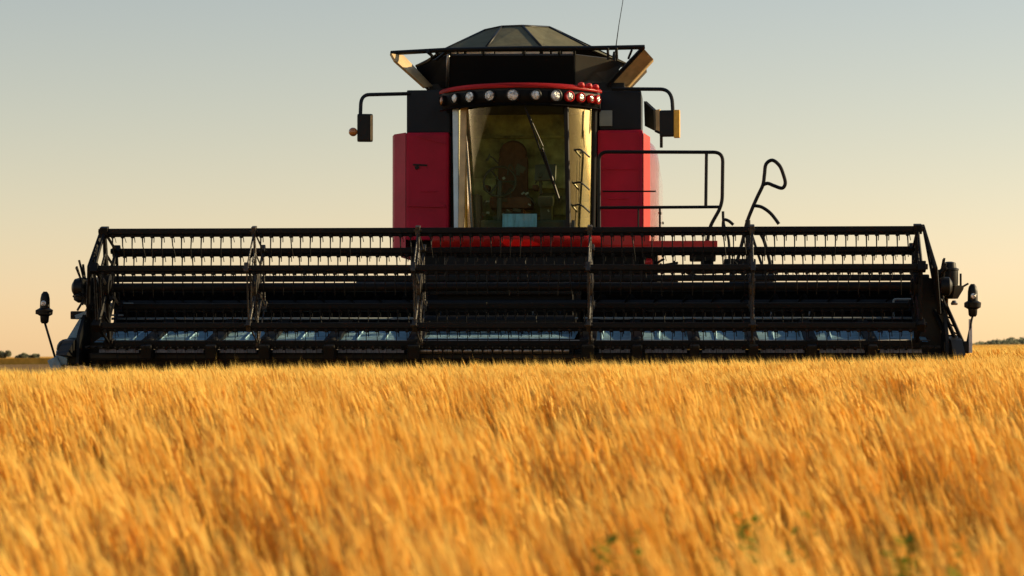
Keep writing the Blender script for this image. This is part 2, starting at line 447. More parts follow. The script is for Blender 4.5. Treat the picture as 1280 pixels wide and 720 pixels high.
mb = MB(); mb.lathe(L(83, 436, .22), [(.085, -.05), (.11, 0), (.085, .06)], 'Y', 16); mb.box(L(92, 446, .25), (.14, .2, .2), bevel=.03)
mb.tube(spline([L(84, 432, .2), L(97, 432, .2), L(101, 446, .2), L(97, 458, .2)]), .014, 6)
mb.build('divider_pivot', M['black'], dv)
def stalk_lamp(px, py, base, tilt):
    c = L(px, py, .1); b = L(*base, .15); ax = (c - b).normalized() if tilt is None else Vector(tilt).normalized()
    mb = MB(); mb.lathe(c, [(.03, -.17), (.045, -.15), (.05, -.09), (.085, -.07), (.09, -.02), (.055, 0), (.052, .10), (.042, .15), (.02, .18)], n=16, dirv=ax)
    mb.box(c + Vector((-.03, -.02, -.045)), (.12, .09, .05), bevel=.012)
    o = mb.build('marker_lamp', M['black'], H)
    MB().tube([c - ax * .15, b], .013, 8).build('stem', M['black'], o)
    MB().lathe(c + Vector((0, -.055, .05)), [(.028, .0), (.03, -.01), (.015, -.018)], 'Y', 12).build('lens', M['lens'], o)
stalk_lamp(56, 385, (70, 450), (.02, 0, 1))
stalk_lamp(1216, 376, (1207, 438), (0, 0, 1))
mb = MB(); mb.box(L(1213, 420, .12), (.036, .02, .36), bevel=.004); mb.build('white_marker_stake', M['white'], H)
mb = MB()
for a, b2 in (((1172, 372), (1199, 436)), ((1180, 376), (1206, 434)), ((1168, 388), (1190, 437))):
    mb.tube([L(*a, .5), L(*b2, .2)], .022, 8)
for k in range(7):
    t = k / 6; p = L(1172 + 27 * t, 376 + 60 * t, .45 - .25 * t); mb.box(p + Vector((.03, 0, 0)), (.07, .02, .015), (0, R(30), 0))
mb.build('lift_strut', M['blackbar'], H)
mb = MB(); mb.box(L(1190, 434, .2), (.2, .25, .12), bevel=.02); mb.box(L(1207, 434, .2), (.08, .15, .13), bevel=.02); mb.lathe(L(1196, 441, .15), [(.07, -.05), (.09, 0), (.07, .05)], 'Y', 14)
mb.build('divider_pivot', M['black'], H)
# feeder house
mb = MB()
x0, x1 = L(548, 400, 1.6).x, L(716, 400, 1.6).x
for (ya, za0, za1), (yb2, zb0, zb1) in (((1.5, 1.0, 1.66), (3.4, 1.2, 2.05)),):
    mb.prism([(x0, ya, za0), (x0, ya, za1), (x0, yb2, zb1), (x0, yb2, zb0)], (x1 - x0, 0, 0))
mb.build('feeder_house', M['black'], H)

# ================================================================== body
def quadbox(p0, p1, y0, y1, bevel=.03):
    """box between photo points p0 (top-left) and p1 (bottom-right) at depth y0, going back to y1"""
    a, b = L(*p0, y0), L(*p1, y0)
    mb = MB(); mb.box(((a.x + b.x) / 2, (y0 + y1) / 2, (a.z + b.z) / 2), (abs(b.x - a.x), y1 - y0, abs(a.z - b.z)), bevel=bevel)
    return mb
bodyx0, bodyx1 = L(507, 200, 3.0).x, L(806, 200, 3.0).x
mb = MB(); mb.box(((bodyx0 + bodyx1) / 2, 5.7, 2.3), (bodyx1 - bodyx0 - .02, 4.6, 2.2), bevel=.06)
mb.box(((bodyx0 + bodyx1) / 2, 6.6, 3.1), (bodyx1 - bodyx0 - .3, 3.0, .9), bevel=.1)
body = mb.build('body', M['black'], H)
# front red panels either side of the cab
def redpanel(px0, px1, py0, py1, chamfer, s):
    mb = MB(); y0 = 3.0
    a, b = L(px0, py0, y0), L(px1, py1, y0)
    mb.box(((a.x + b.x) / 2, y0 + .25, (a.z + b.z) / 2), (b.x - a.x, .5, a.z - b.z), bevel=.035)
    return mb, a, b
mb, a, b = redpanel(507, 561, 165, 300, 0, -1)
lp = mb.build('front_panel', M['red'], body)
mb = MB()   # angled outer edge panel
c0 = L(490.5, 166, 3.3)
mb.prism([(a.x - .005, 3.03, a.z), (c0.x + .03, 3.22, a.z - .005), (c0.x, 3.3, a.z - .02), (c0.x, 4.0, a.z - .02), (a.x - .005, 4.0, a.z)], (0, 0, -(a.z - b.z) - .12))
mb.build('side_edge_panel', M['red'], body)
mb = MB()   # embossed marks and handle on left panel
mb.box(L(525, 206, 2.995), (.17, .014, .022), (0, R(3), 0), bevel=.005)
mb.box(L(521, 209, 2.99), (.05, .016, .04), (0, R(-25), 0), bevel=.005)
mb.build('latch', M['black'], lp)
mb = MB()
mb.prism([L(510, 255, 2.992), L(545, 250, 2.992), L(556, 257, 2.992), L(556, 259, 2.992), L(510, 258, 2.992)], (0, -.02, 0))
mb.build('panel_crease', M['red'], lp); mb = MB()
mb.box(L(535, 239, 2.992), (.2, .01, .012), bevel=.003)
mb.build('panel_crease', M['red'], lp); mb = MB()
mb.prism([L(520, 168, 2.992), L(556, 178, 2.992), L(556, 180, 2.992), L(520, 170, 2.992)], (0, -.012, 0))
mb.build('panel_crease', M['red'], lp)
quadbox((508, 112), (563, 166), 3.05, 3.9, .02).build('upper_box', M['charcoal'], body)
mb, a, b = redpanel(747, 804, 162, 300, 0, 1)
rp = mb.build('front_panel', M['red'], body)
mb = MB()
for py in (211, 239, 248):
    mb.box(L(773, py, 2.992), (.40 if py != 248 else .25, .012, .014), bevel=.003)
    mb.build('panel_crease', M['red'], rp); mb = MB()
mb.box(L(798, 226, 2.992), (.012, .012, 1.2)); mb.build('panel_edge', M['red'], rp)
quadbox((750, 113), (802, 162), 3.05, 3.9, .02).build('upper_box', M['charcoal'], body)
quadbox((749.5, 137.5), (765.5, 157), 3.02, 3.048, .004).build('sticker', M['plate'], body)
quadbox((562, 112), (750, 290), 3.25, 3.6, .02).build('bulkhead', M['black'], body)
# right flank: bulged side shields, sun glare put into their red
fx = L(808, 200, 3.06).x
MB().prism([(fx - .03, 3.0, 3.54), (fx + .045, 3.13, 3.50), (fx + .045, 3.13, 2.06), (fx - .03, 3.0, 2.06)], (0, .06, 0)).build('panel_edge', M['red2'], body)
for y0, y1, z0, z1 in ((3.07, 5.0, 2.05, 3.56), (5.02, 8.0, 2.05, 3.50)):
    mb = MB(); rows = []
    for k in range(17):
        t = k / 16; z = z0 + (z1 - z0) * t
        pr = min(1, (t / .12) ** .5 if t < .12 else 1) if t < .80 else math.cos((t - .80) / .20 * math.pi / 2) ** .5
        row = []
        for jx in range(12):
            y = y0 + (y1 - y0) * jx / 11; q = min(1, (y - 3.06) / 1.3); dx = .17 * math.sin(q * math.pi / 2)
            row.append((fx - .03 + dx * max(pr, .0), y, z))
        rows.append(row)
    mb.grid(rows, th=.02); sp_ = mb.build('side_shield', M['redsunlit'], body)
    mb = MB(); mb.box((fx + .155, (y0 + y1) / 2 + .3, z0 + .6), (.02, .16, .03), bevel=.005); mb.build('handle', M['black'], sp_)
lx = c0.x
for (y0, y1) in ((4.05, 6.0), (6.02, 8.0)):
    mb = MB(); rows = [[(lx + .02 - .08 * math.sin(math.pi * t) ** .6, y, 2.1 + 1.4 * t) for y in np.linspace(y0, y1, 6)] for t in np.linspace(0, 1, 12)]
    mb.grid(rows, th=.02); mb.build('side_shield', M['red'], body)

# ---- wheels
def wheel(x, y, r, w, s):
    n = 40
    mb = MB(); prof = [(r * .52, -w / 2 + .06), (r * .62, -w / 2 + .01), (r * .85, -w / 2), (r * .96, -w / 2 + .06), (r * .985, 0), (r * .96, w / 2 - .06), (r * .85, w / 2), (r * .62, w / 2 - .01), (r * .52, w / 2 - .06)]
    mb.lathe((x, y, r), prof, 'X', n)
    for k in range(22):
        for sd in (-1, 1):
            a = 2 * math.pi * (k + (.5 if sd > 0 else 0)) / 22
            c = Vector((x + sd * w * .25, y + r * .97 * math.cos(a), r + r * .97 * math.sin(a)))
            mb.box(c, (w * .5, .05, .07), (a, 0, 0), bevel=0)
    ty = mb.build('wheel', M['rubber'], H)
    mb = MB(); mb.lathe((x, y, r), [(r * .53, -w / 2 + .03), (r * .50, -w / 2 + .08), (r * .2, -.05), (r * .18, .05), (r * .50, w / 2 - .08), (r * .53, w / 2 - .03)], 'X', 30)
    mb.lathe((x, y, r), [(.12, -w * .4), (.12, w * .4)], 'X', 16)
    mb.build('rim', M['plate'], ty)
wheel(L(484, 350, 3.3).x, 3.4, .93, .68, -1)
wheel(L(812, 350, 3.3).x, 3.4, .93, .68, 1)
wheel(-1.25, 7.3, .62, .42, -1); wheel(1.25, 7.3, .62, .42, 1)
mb = MB(); mb.tube([(-1.6, 3.4, .93), (1.6, 3.4, .93)], .16, 12); mb.tube([(-1.2, 7.3, .62), (1.2, 7.3, .62)], .1, 12); mb.box((0, 5.3, 1.15), (1.1, 4.5, .5), bevel=.05)
mb.build('axle', M['black'], H)

# ---- cab
yc = 2.0
def cabx(px, y=yc): return L(px, 200, y).x
cxl, cxr = cabx(564), cabx(742); cc = (cxl + cxr) / 2; hw = (cxr - cxl) / 2
zb_, zt_ = L(640, 291, yc).z, L(640, 128, yc).z
def cabcurve(t, z):   # t -1..1 across, plan outline of the bowed screen
    u = (z - zb_) / (zt_ - zb_)
    wv = hw * (.965 + .035 * u)
    if abs(t) <= 1: pass
    ang = t * R(62)
    x = math.sin(ang) / math.sin(R(62)) * wv
    y = yc + (1 - math.cos(ang)) / (1 - math.cos(R(62))) * .52 - .10 * u
    return (cc + x, y, z)
def screen(t0, t1, n, off=0.0, nz=8):
    rows = []
    for k in range(nz + 1):
        z = zb_ + (zt_ - zb_) * k / nz
        row = []
        for j in range(n + 1):
            x, y, zz = cabcurve(t0 + (t1 - t0) * j / n, z); row.append((x, y + off, zz))
        rows.append(row)
    return rows
# floor / base / rear wall / side frames
mb = MB()
mb.box((cc, yc + .75, zb_ - .05), (2 * hw - .06, 1.2, .10), bevel=.02)
mb.box((cc - hw + .05, yc + 1.1, (zb_ + zt_) / 2), (.06, .08, zt_ - zb_), bevel=.01)
mb.box((cc + hw - .05, yc + 1.1, (zb_ + zt_) / 2), (.06, .08, zt_ - zb_), bevel=.01)
cab = mb.build('cab', M['black'], H)
mb = MB(); mb.box((cc, yc + 1.22, (zb_ + zt_) / 2), (2 * hw - .1, .04, zt_ - zb_)); mb.box((cc - hw + .25, yc + 1.1, zb_ + .35), (.4, .2, .7), bevel=.03)
mb.build('rear_wall', M['interior'], cab)
mb = MB(); mb.grid(screen(-.78, .50, 22), th=.008); mb.build('windscreen', M['glass'], cab)
mb = MB(); mb.grid(screen(.56, 1.0, 10), th=.008); mb.build('corner_window', M['sideglass'], cab)
mb = MB(); mb.grid(screen(-.985, -.80, 4), th=.008); mb.build('corner_window', M['sideglass'], cab)
# pillars
def pillar(t, r, m, nm, d=0):
    mb = MB(); mb.tube([Vector(cabcurve(t, zb_ + (zt_ - zb_) * k / 8)) + Vector((d * (1 - k / 8), -.012, 0)) for k in range(9)], r, 8)
    return mb.build(nm, m, cab)
pillar(.53, .03, M['black'], 'pillar', .04)
pillar(-.79, .012, M['yellow'], 'pillar')
pillar(-1.0, .03, M['black'], 'pillar'); pillar(1.0, .03, M['black'], 'pillar')
for x in (cc - hw, cc + hw):
    mb = MB(); s = -1 if x < cc else 1
    mb.box((x - s * .01, yc + .82, (zb_ + zt_) / 2), (.008, .55, zt_ - zb_ - .06)); mb.build('side_window', M['sideglass'], cab)
# corner grab rails inside right glass
for py in (188, 229, 257):
    mb = MB(); mb.tube(spline([L(717, py, 2.2), L(726, py - 1, 2.16), L(737, py + 8, 2.25)]), .012, 6)
    mb.build('grab_handle', M['black'], cab)
# pale window edge / trim at left
mb = MB(); mb.slab([L(566, 133, 2.28), L(573, 133, 2.25), L(573, 286, 2.25), L(568, 286, 2.28)], .02); mb.build('door_edge', M['pale'], cab)
mb = MB(); mb.slab([L(576, 133, 2.22), L(583.5, 133, 2.18), L(580, 286, 2.18), L(573.5, 286, 2.22)], .02); mb.build('golden_edge_strip', M['ochre'], cab)  # golden strip beside the pale edge
# interior: seat, console, wheel
mb = MB(); sx = L(641, 220, 2.9).x
mb.box((sx, 2.75, zb_ + .38), (.5, .5, .14), bevel=.05); mb.box((sx, 2.97, zb_ + .68), (.36, .14, .56), (R(-8), 0, 0), bevel=.06)
mb.lathe((sx, 2.98, zb_ + .98), [(.05, -.05), (.15, -.04), (.17, 0), (.15, .04), (.05, .05)], 'Y', 16)
mb.box((sx, 2.75, zb_ + .16), (.3, .3, .3), bevel=.02)
for s in (-1, 1): mb.box((sx + s * .29, 2.7, zb_ + .56), (.07, .35, .06), bevel=.02)
mb.build('operator_seat', M['seat'], cab)
mb = MB(); wc = Vector((sx - .12, 2.42, zb_ + .62))
import itertools
ring = [wc + Vector((.19 * math.cos(2 * math.pi * k / 20), .07 * math.sin(2 * math.pi * k / 20), .18 * math.sin(2 * math.pi * k / 20))) for k in range(21)]
mb.tube(ring, .014, 6, caps=False); mb.tube([wc, wc + Vector((0, -.12, -.55))], .03, 8)
for k in (0, 7, 13): mb.tube([wc, ring[k]], .012, 5)
mb.build('steering_wheel', M['idark'], cab)
mb = MB(); mb.box((sx + .42, 2.62, zb_ + .42), (.18, .6, .12), (R(8), 0, 0), bevel=.03); mb.box((sx + .42, 2.4, zb_ + .72), (.26, .05, .2), (R(-10), 0, R(-15)), bevel=.02)
mb.box((sx + .42, 2.66, zb_ + .2), (.14, .4, .4), bevel=.02)
mb.tube([(sx + .36, 2.44, zb_ + .48), (sx + .36, 2.40, zb_ + .66)], .018, 8)
mb.lathe((sx + .36, 2.4, zb_ + .68), [(.01, -.04), (.035, -.01), (.03, .03), (.01, .045)], 'Z', 10)
mb.box((sx - .45, 2.55, zb_ + .25), (.22, .3, .45), bevel=.05); mb.box((cc + .05, 2.3, zb_ + .1), (1.1, .2, .12), bevel=.03)
mb.build('console', M['idark'], cab)
mb = MB(); mb.box((sx + .3, 3.05, zb_ + .7), (.7, .06, .25), bevel=.02); mb.box((sx + .3, 3.1, zb_ + .36), (.8, .1, .2), bevel=.02)
mb.box((sx, 3.16, zt_ - .3), (1.3, .05, .03)); mb.build('rear_shelf', M['interior'], cab)
a, b = L(628, 267, 2.12), L(671, 284, 2.12)
mb = MB(); mb.box(((a.x + b.x) / 2, 2.14, (a.z + b.z) / 2), (b.x - a.x, .02, a.z - b.z), (R(-12), 0, 0), bevel=.006)
mb.build('document_plate', M['sticker'], cab)
rdc = random.Random(4)
for k in range(26):
    px, py = rdc.uniform(598, 702), rdc.choice((rdc.uniform(195, 282), rdc.uniform(240, 284))); p = L(px, py, 2.5); mb = MB()
    if k % 3: mb.box(p, (rdc.uniform(.03, .12), .04, rdc.uniform(.03, .09)), (0, R(rdc.uniform(-30, 30)), 0), bevel=.004); nm = 'control_box'
    else: mb.tube(spline([p, p + Vector((rdc.uniform(-.1, .1), 0, .08)), p + Vector((rdc.uniform(-.15, .15), 0, rdc.uniform(-.1, .15)))], 4), .009, 5); nm = 'cable'
    mb.build(nm, M['idark'], cab)
for k in range(16):
    px, py = rdc.uniform(598, 700), rdc.uniform(205, 280); p = L(px, py, 2.44); mb = MB(); mb.box(p, (rdc.uniform(.015, .05), .01, rdc.uniform(.01, .03)), (0, R(rdc.uniform(-40, 40)), 0)); mb.build('switch', M['plate'], cab)
mb = MB(); mb.box((cc + hw - .06, yc + .85, zt_ - .42), (.012, .7, .8), bevel=.004); mb.build('added_sun_block', M['idark'], cab)  # added panel, keeps the sun off the rear wall
# wiper
mb = MB(); wp = [Vector(cabcurve(.02, zt_ - .01)) , Vector(cabcurve(.12, zt_ - .40)), Vector(cabcurve(.42, zb_ + .45))]
wp = [p + Vector((0, -.045, 0)) for p in wp]
wp[1] = wp[0].lerp(wp[2], .5) + Vector((-.005, -.02, 0))
mb.tube(wp, .010, 6); mb.tube([wp[1] + Vector((.03, 0, 0)), wp[2] + Vector((.02, 0, -.05))], .014, 6); mb.tube([wp[0], wp[1] + Vector((.04, 0, .02))], .007, 5)
mb.lathe(wp[0] + Vector((0, .03, 0)), [(.035, 0), (.03, -.03), (.01, -.04)], 'Y', 12)
wip = mb.build('wiper', M['black'], cab)
# red nose panel below the screen
mb = MB(); rows = []
zn0, zn1 = L(640, 308, 1.9).z, L(640, 289, 1.9).z
for k in range(7):
    z = zn0 + (zn1 - zn0) * k / 6
    rows.append([(cc + t * (hw + .06 + (.10 if True else 0) * 1) - (.08), 1.88 + .28 * t * t - .04 * math.sin(math.pi * k / 6), z) for t in np.linspace(-1, 1, 24)])
mb.grid(rows, th=.03); mb.build('nose_panel', M['red2'], cab)
mb = MB(); mb.box((cc - .05, 2.35, (zn0 - .22)), (2 * hw + .05, .8, .42), bevel=.03); mb.box((cc - .05, 2.0, (zn0 - .10)), (2 * hw - .2, .1, .1), bevel=.02)
mb.box((cc + .5, 1.98, (zn0 - .3)), (.35, .1, .2), bevel=.02)
mb.build('cab_base', M['black'], cab)

# ---- cab roof
rxl, rxr = L(546, 118, 1.95).x, L(749, 118, 1.95).x; rc_ = (rxl + rxr) / 2; rh = (rxr - rxl) / 2
def roofp(t, z, grow=0.0):
    ang = t * R(66)
    return Vector((rc_ + math.sin(ang) / math.sin(R(66)) * (rh + grow), 1.80 - grow + (1 - math.cos(ang)) / (1 - math.cos(R(66))) * .62, z - .012 * t * t))
zr1 = L(640, 103, 1.8).z; zr0 = L(640, 130, 1.8).z
def roofband(z0, z1, g0, g1, m, nm, parent):
    mb = MB(); rows = []
    for k in range(7):
        u = k / 6; z = z0 + (z1 - z0) * u
        rows.append([roofp(t, z, g0 + (g1 - g0) * u + .018 * math.sin(math.pi * u)) for t in np.linspace(-1, 1, 33)])
    mb.grid(rows, th=.02); return mb.build(nm, m, parent)
mb = MB()
top = [roofp(t, zr1 - .01, -.01) for t in np.linspace(-1, 1, 25)]
poly = top + [Vector((rxr - .02, 3.2, zr1 - .08)), Vector((rxl + .02, 3.2, zr1 - .08))]
vs = [mb.bm.verts.new(p) for p in poly]; vb = [mb.bm.verts.new(p - Vector((0, 0, .16))) for p in poly]
mb.bm.faces.new(vs); mb.bm.faces.new(vb[::-1])
for i in range(len(vs)):
    j = (i + 1) % len(vs); mb.bm.faces.new((vs[i], vb[i], vb[j], vs[j]))
roof = mb.build('cab_roof', M['black'], H)
roofband(zr1 - .055, zr1 + .005, .015, -.02, M['red2'], 'roof_trim', roof)
roofband(zr0 + .005, zr1 - .06, -.03, -.015, M['black'], 'lamp_band', roof)
roofband(zr0 - .012, zr0 + .015, .0, .0, M['black'], 'visor_edge', roof)
for px, py, w in ((554, 118.5, .055), (570, 120, .07), (588.5, 118, .07), (613, 117, .075), (641, 116, .07), (669, 116, .075), (694, 116.5, .072), (711, 117, .062), (726, 118, .058), (738, 120, .05), (746, 121, .045)):
    # position along band
    best = min(np.linspace(-1, 1, 201), key=lambda t: abs((lambda p: CX + F * (X0 + cs * p.x + sn * p.y) / (DIST - sn * p.x + cs * p.y))(roofp(t, 0, 0)) - px))
    p = roofp(best, (zr0 + zr1) / 2 - .015, .012); ang = best * R(66)
    d = Vector((math.sin(ang), -math.cos(ang), 0))
    w *= random.uniform(.72, .92)
    mb = MB(); mb.lathe(p, [(w + .012, -.05), (w + .014, .015), (w + .004, .022), (w + .003, .0)], n=18, dirv=d)
    hl = mb.build('headlight', M['black'] if px < 700 else M['red2'], roof)  # right-hand housings red: warm sunlight put into the colour
    mb = MB(); mb.lathe(p, [(w, .0), (w, .008), (w * .75, .018), (w * .3, .023)], n=18, dirv=d); mb.build('lens', M['lens'] if 560 < px else M['amber'], hl)
for k in range(3):
    p = roofp(.68 + .11 * k, zr1 + .01, 0); MB().lathe(p, [(.035, -.03), (.045, -.01), (.035, .02), (.01, .03)], 'Z', 12).build('clearance_light', M['red2'], roof)

# ---- grain tank
TY = 3.15
mb = MB(); mb.prism([(bodyx0 + .25, 3.3, 3.55), (bodyx1 - .25, 3.3, 3.55), (bodyx1 - .25, 6.0, 3.55), (bodyx0 + .25, 6.0, 3.55)], (0, 0, .62))
tank = mb.build('grain_tank', M['black'], H)
mb = MB(); mb.slab([L(560, 67.5, TY - .35), L(718, 67.5, TY - .35), L(718, 108, TY), L(560, 108, TY)], .03)
fe = mb.build('front_extension', M['tankdark'], tank)
for q0, q1 in ((565, 570), (573, 579), (583, 601), (606, 617), (619, 652), (657, 674), (679, 687), (690, 697), (703, 716)):
    a, b = L(q0, 63.8, TY - .37), L(q1, 66.2, TY - .37); MB().box(((a.x + b.x) / 2, TY - .37, (a.z + b.z) / 2), (b.x - a.x, .01, a.z - b.z)).build('pale_top_strip', M['white'], fe)  # pale dashes along the panel's top edge
mb = MB(); mb.slab([L(560, 67.5, TY - .33), L(560, 108, TY + .02), L(534, 108, TY + .45), L(520, 81, TY + .35)], .03)
mb.build('corner_extension', M['tankdark'], tank)  # dark copy: this corner's shade put into the colour
mb = MB(); mb.slab([L(718.5, 67, TY - .33), L(760, 72, TY + .05), L(777, 78, TY + .35), L(764, 107, TY + .35), L(718.5, 108, TY + .02)][::-1], .03)
mb.build('corner_extension', M['tankgrey'], tank)  # lit copy: sun on this corner put into its lighter grey
mb = MB(); mb.tube([L(560, 68, TY - .38), L(559, 108, TY - .04)], .02, 6); mb.build('corner_strap', M['steel'], tank)
# side flaps with their box-section edges
def flap(front, back_, m, th=.03):
    mb = MB(); mb.slab(front + back_, th); return mb
mb = MB()
A0, A1 = L(489, 66, TY - .1), L(533, 109, TY + .25)
dep = Vector((0, 2.6, 0))
mb.slab([A0, A1, A1 + dep, A0 + dep], .035); lf = mb.build('side_flap', M['tankgrey'], tank)
mb = MB(); mb.slab([L(488, 67, TY - .45), L(493, 76, TY - .45), L(530, 109, TY - .1), L(540, 108, TY + .15), L(503, 69, TY - .1)], .03); mb.build('flap_edge', M['ochre'], lf)
mb = MB(); B0, B1 = L(803, 59, TY - .1), L(757, 108, TY + .25)
mb.slab([B1, B0, B0 + dep, B1 + dep], .035); rf = mb.build('side_flap', M['tankgrey'], tank)
mb = MB(); B0, B1, B2, B3 = L(804, 58.5, TY - .14), L(817, 73, TY + .15), L(786, 107, TY + .4), L(763, 107, TY + .2)
mb.prism([B0, B1, B2, B3], (.0, .05, 0)); mb.prism([B1, B2, B2 + dep * .1, B1 + dep * .1], (-.03, 0, -.02))
mb.build('flap_edge', M['ochre'], rf)
# tarp dome
def Q(px, py, y): return L(px, py, y)
mb = MB()
ring0 = [Q(545, 66, 3.3), Q(608, 58, 3.1), Q(677, 58, 3.1), Q(742, 62, 4.1), Q(785, 80, 4.6), Q(775, 84, 5.6), Q(650, 74, 5.9), Q(540, 84, 5.6), Q(520, 82, 4.0)]
ring1 = [Q(606, 37, 4.0), Q(627, 32.5, 3.9), Q(653, 31.5, 3.85), Q(686, 33, 4.6), Q(702, 40, 4.8), Q(700, 40, 5.0), Q(655, 36, 5.1), Q(610, 40, 5.0), Q(604, 40, 4.5)]
v0 = [mb.bm.verts.new(p) for p in ring0]; v1 = [mb.bm.verts.new(p) for p in ring1]
for i in range(9):
    j = (i + 1) % 9; mb.bm.faces.new((v0[i], v0[j], v1[j], v1[i]))
mb.bm.faces.new(v1)
tarp = mb.build('tank_cover', M['tarp'], tank)
mb = MB()
for i in range(9):
    j = (i + 1) % 9; mb.tube([ring0[i], ring1[i]], .018, 6); mb.tube([ring1[i], ring1[j]], .018, 6)
mb.build('cover_bow', M['black'], tarp)
# top rail around the front
mb = MB()
ry = TY - .42
pts = [L(488.5, 65.5, ry + .2), L(560, 61.5, ry), L(655, 59.5, ry), L(735, 59.5, ry), L(806, 58, ry + .15)]
mb.tube(pts, .028, 8)
for px in (563, 604, 655, 699, 718, 760, 771): mb.tube([L(px, 59, ry), L(px + .5, 68 if px < 740 else 74, ry + .04)], .016, 6)
mb.tube([L(488.5, 66, ry + .2), L(536, 108, TY + .1)], .022, 6); mb.tube([L(805, 58, ry + .15), L(760, 107, TY + .1)], .024, 6)
mb.tube(spline([L(534, 64, ry), L(540, 70, ry + .1), L(535, 76, ry + .2), L(520, 82, ry + .3)]), .02, 6)
mb.tube([L(560, 62, ry), L(545, 74, ry + .2)], .018, 6); mb.tube([L(790, 62, ry), L(786, 72, ry + .3)], .015, 6)
mb.build('top_rail', M['black'], tank)
mb = MB(); mb.tube([L(781, -12, 3.6), L(774, 30, 3.6), L(768, 74, 3.6)], .006, 5, radii=[.004, .005, .008]); mb.lathe(L(768, 76, 3.6), [(.02, 0), (.025, .06), (.012, .12)], 'Z', 8)
mb.build('radio_aerial', M['black'], H)

# ---- mirrors
mb = MB()
mb.box(L(456, 159.5, 2.35), (.185, .07, .33), (0, 0, R(8)), bevel=.025)
mr = mb.build('mirror', M['black'], H)
mb = MB(); mb.tube(arc([L(512, 116.5, 2.9), L(451, 118, 2.4), L(450, 146, 2.35)], .16, 8), .022, 8); mb.tube([L(450, 142, 2.35), L(450, 170, 2.36)], .016, 6); mb.build('mirror_arm', M['black'], mr)
mb = MB(); mb.box(L(464.2, 159.5, 2.335), (.03, .078, .30), (0, 0, R(8)), bevel=.008); mb.build('mirror_rim', M['ochre'], mr)
mb = MB(); c = L(441, 164.5, 2.3)
mb.lathe(c, [(.01, -.055), (.035, -.045), (.05, -.02), (.052, .01), (.04, .04), (.015, .052)], 'Y', 16); mb.build('amber_lamp', M['amber'], mr)
mb = MB(); mb.box(L(834, 154, 2.35), (.17, .06, .31), (0, 0, R(-6)), bevel=.02)
mr = mb.build('mirror', M['black'], H)
mb = MB(); mb.box(L(846.5, 154.5, 2.36), (.07, .09, .325), (0, 0, R(-6)), bevel=.012); mb.build('mirror_rim', M['yellow'], mr)
mb = MB(); mb.tube(arc([L(766, 110.5, 3.0), L(840, 111, 2.45), L(842, 150, 2.38)], .2, 8), .022, 8); mb.tube([L(827, 168, 2.4), L(827, 184, 2.45)], .018, 6); mb.tube([L(819, 163, 2.4), L(830, 168, 2.4)], .016, 6); mb.build('mirror_arm', M['black'], mr)
mb = MB(); mb.slab([L(807, 126, 2.9), L(819, 137, 2.7), L(820, 163, 2.7), L(808, 157, 2.9)], .04); m3 = mb.build('mirror', M['black'], H)
mb = MB(); mb.slab([L(820.5, 137, 2.68), L(825.5, 136, 2.66), L(826, 167, 2.66), L(821, 165, 2.68)], .03); mb.build('mirror_rim', M['ochre'], m3)

# ---- platform + rails
a, b = L(742, 299, 2.3), L(897, 315, 2.3)
mb = MB(); mb.box(((a.x + b.x) / 2, 2.75, (a.z + b.z) / 2), (b.x - a.x, .9, .035), bevel=.01)
plat = mb.build('platform', M['black'], H)
mb = MB(); mb.box(((a.x + b.x) / 2, 2.29, (a.z + b.z) / 2), (b.x - a.x, .03, .11), bevel=.01)
p = L(742, 304, 2.27); q = L(812, 304, 2.27); mb.box(((p.x + q.x) / 2, 2.28, p.z + .03), (q.x - p.x, .03, .14), bevel=.02)
mb.build('red_valance', M['red2'], plat)
mb = MB()
for px0, px1, py in ((742, 800, 326), (742, 770, 340), (862, 895, 320), (876, 892, 328), (905, 945, 330)):
    a, b = L(px0, py, 2.6), L(px1, py, 2.6); mb.box(((a.x + b.x) / 2, 2.7, a.z), (b.x - a.x, .3, .12), bevel=.02)
a, b = L(742, 316, 2.5), L(822, 352, 2.5); mb.box(((a.x + b.x) / 2, 2.9, (a.z + b.z) / 2), (b.x - a.x, .5, a.z - b.z), bevel=.03)
for k in range(14):
    px = random.uniform(800, 955); py = random.uniform(322, 342)
    mb.tube(spline([L(px, py, 2.5), L(px + random.uniform(-15, 15), py + 8, 2.5), L(px + random.uniform(-30, 30), py + random.uniform(4, 18), 2.6)]), .015, 6)
mb.build('platform_bracket', M['black'], plat)
MB().lathe(L(811, 328, 2.4), [(.03, -.05), (.05, -.02), (.05, .03), (.02, .05)], 'X', 12).build('red_coupler', M['red2'], plat)
ry = 2.3
mb = MB()
mb.tube(arc([L(749, 300, ry), L(748.5, 189.5, ry), L(904, 190, ry), L(903, 256, ry), L(887, 284, ry), L(884, 306, ry)], .11, 7), .021, 8)
mb.tube([L(750, 259.5, ry), L(901, 258.5, ry)], .018, 8); mb.tube([L(883.5, 190, ry), L(882.5, 258, ry)], .019, 8)
mb.tube([L(798, 259, ry), L(798, 300, ry)], .012, 6); mb.tube([L(825, 259, ry), L(825, 312, ry)], .014, 6); mb.tube([L(753, 239, ry + .02), L(820, 239, ry + .02)], .010, 6)
mb.build('handrail', M['black'], plat)
mb = MB(); ly = 2.1
mb.tube(spline([L(922, 325, ly), L(928, 303, ly), L(934, 278, ly), L(940, 262, ly), L(947, 246, ly), L(954, 231, ly), L(956, 218, ly), L(958, 205, ly), L(966, 200, ly), L(975, 207, ly), L(980, 219, ly), L(982, 229, ly), L(978, 235, ly), L(968, 232, ly), L(960, 229, ly), L(954, 231, ly)], 5), .021, 8)
mb.tube(spline([L(944, 257, ly), L(953, 259, ly), L(964, 267, ly), L(974, 280, ly)], 6), .02, 8)
mb.tube(spline([L(945, 284, ly), L(955, 300, ly), L(963, 330, ly), L(968, 352, ly)], 6), .02, 8)
mb.tube(spline([L(939, 290, ly), L(947, 315, ly), L(957, 345, ly)], 6), .016, 8)
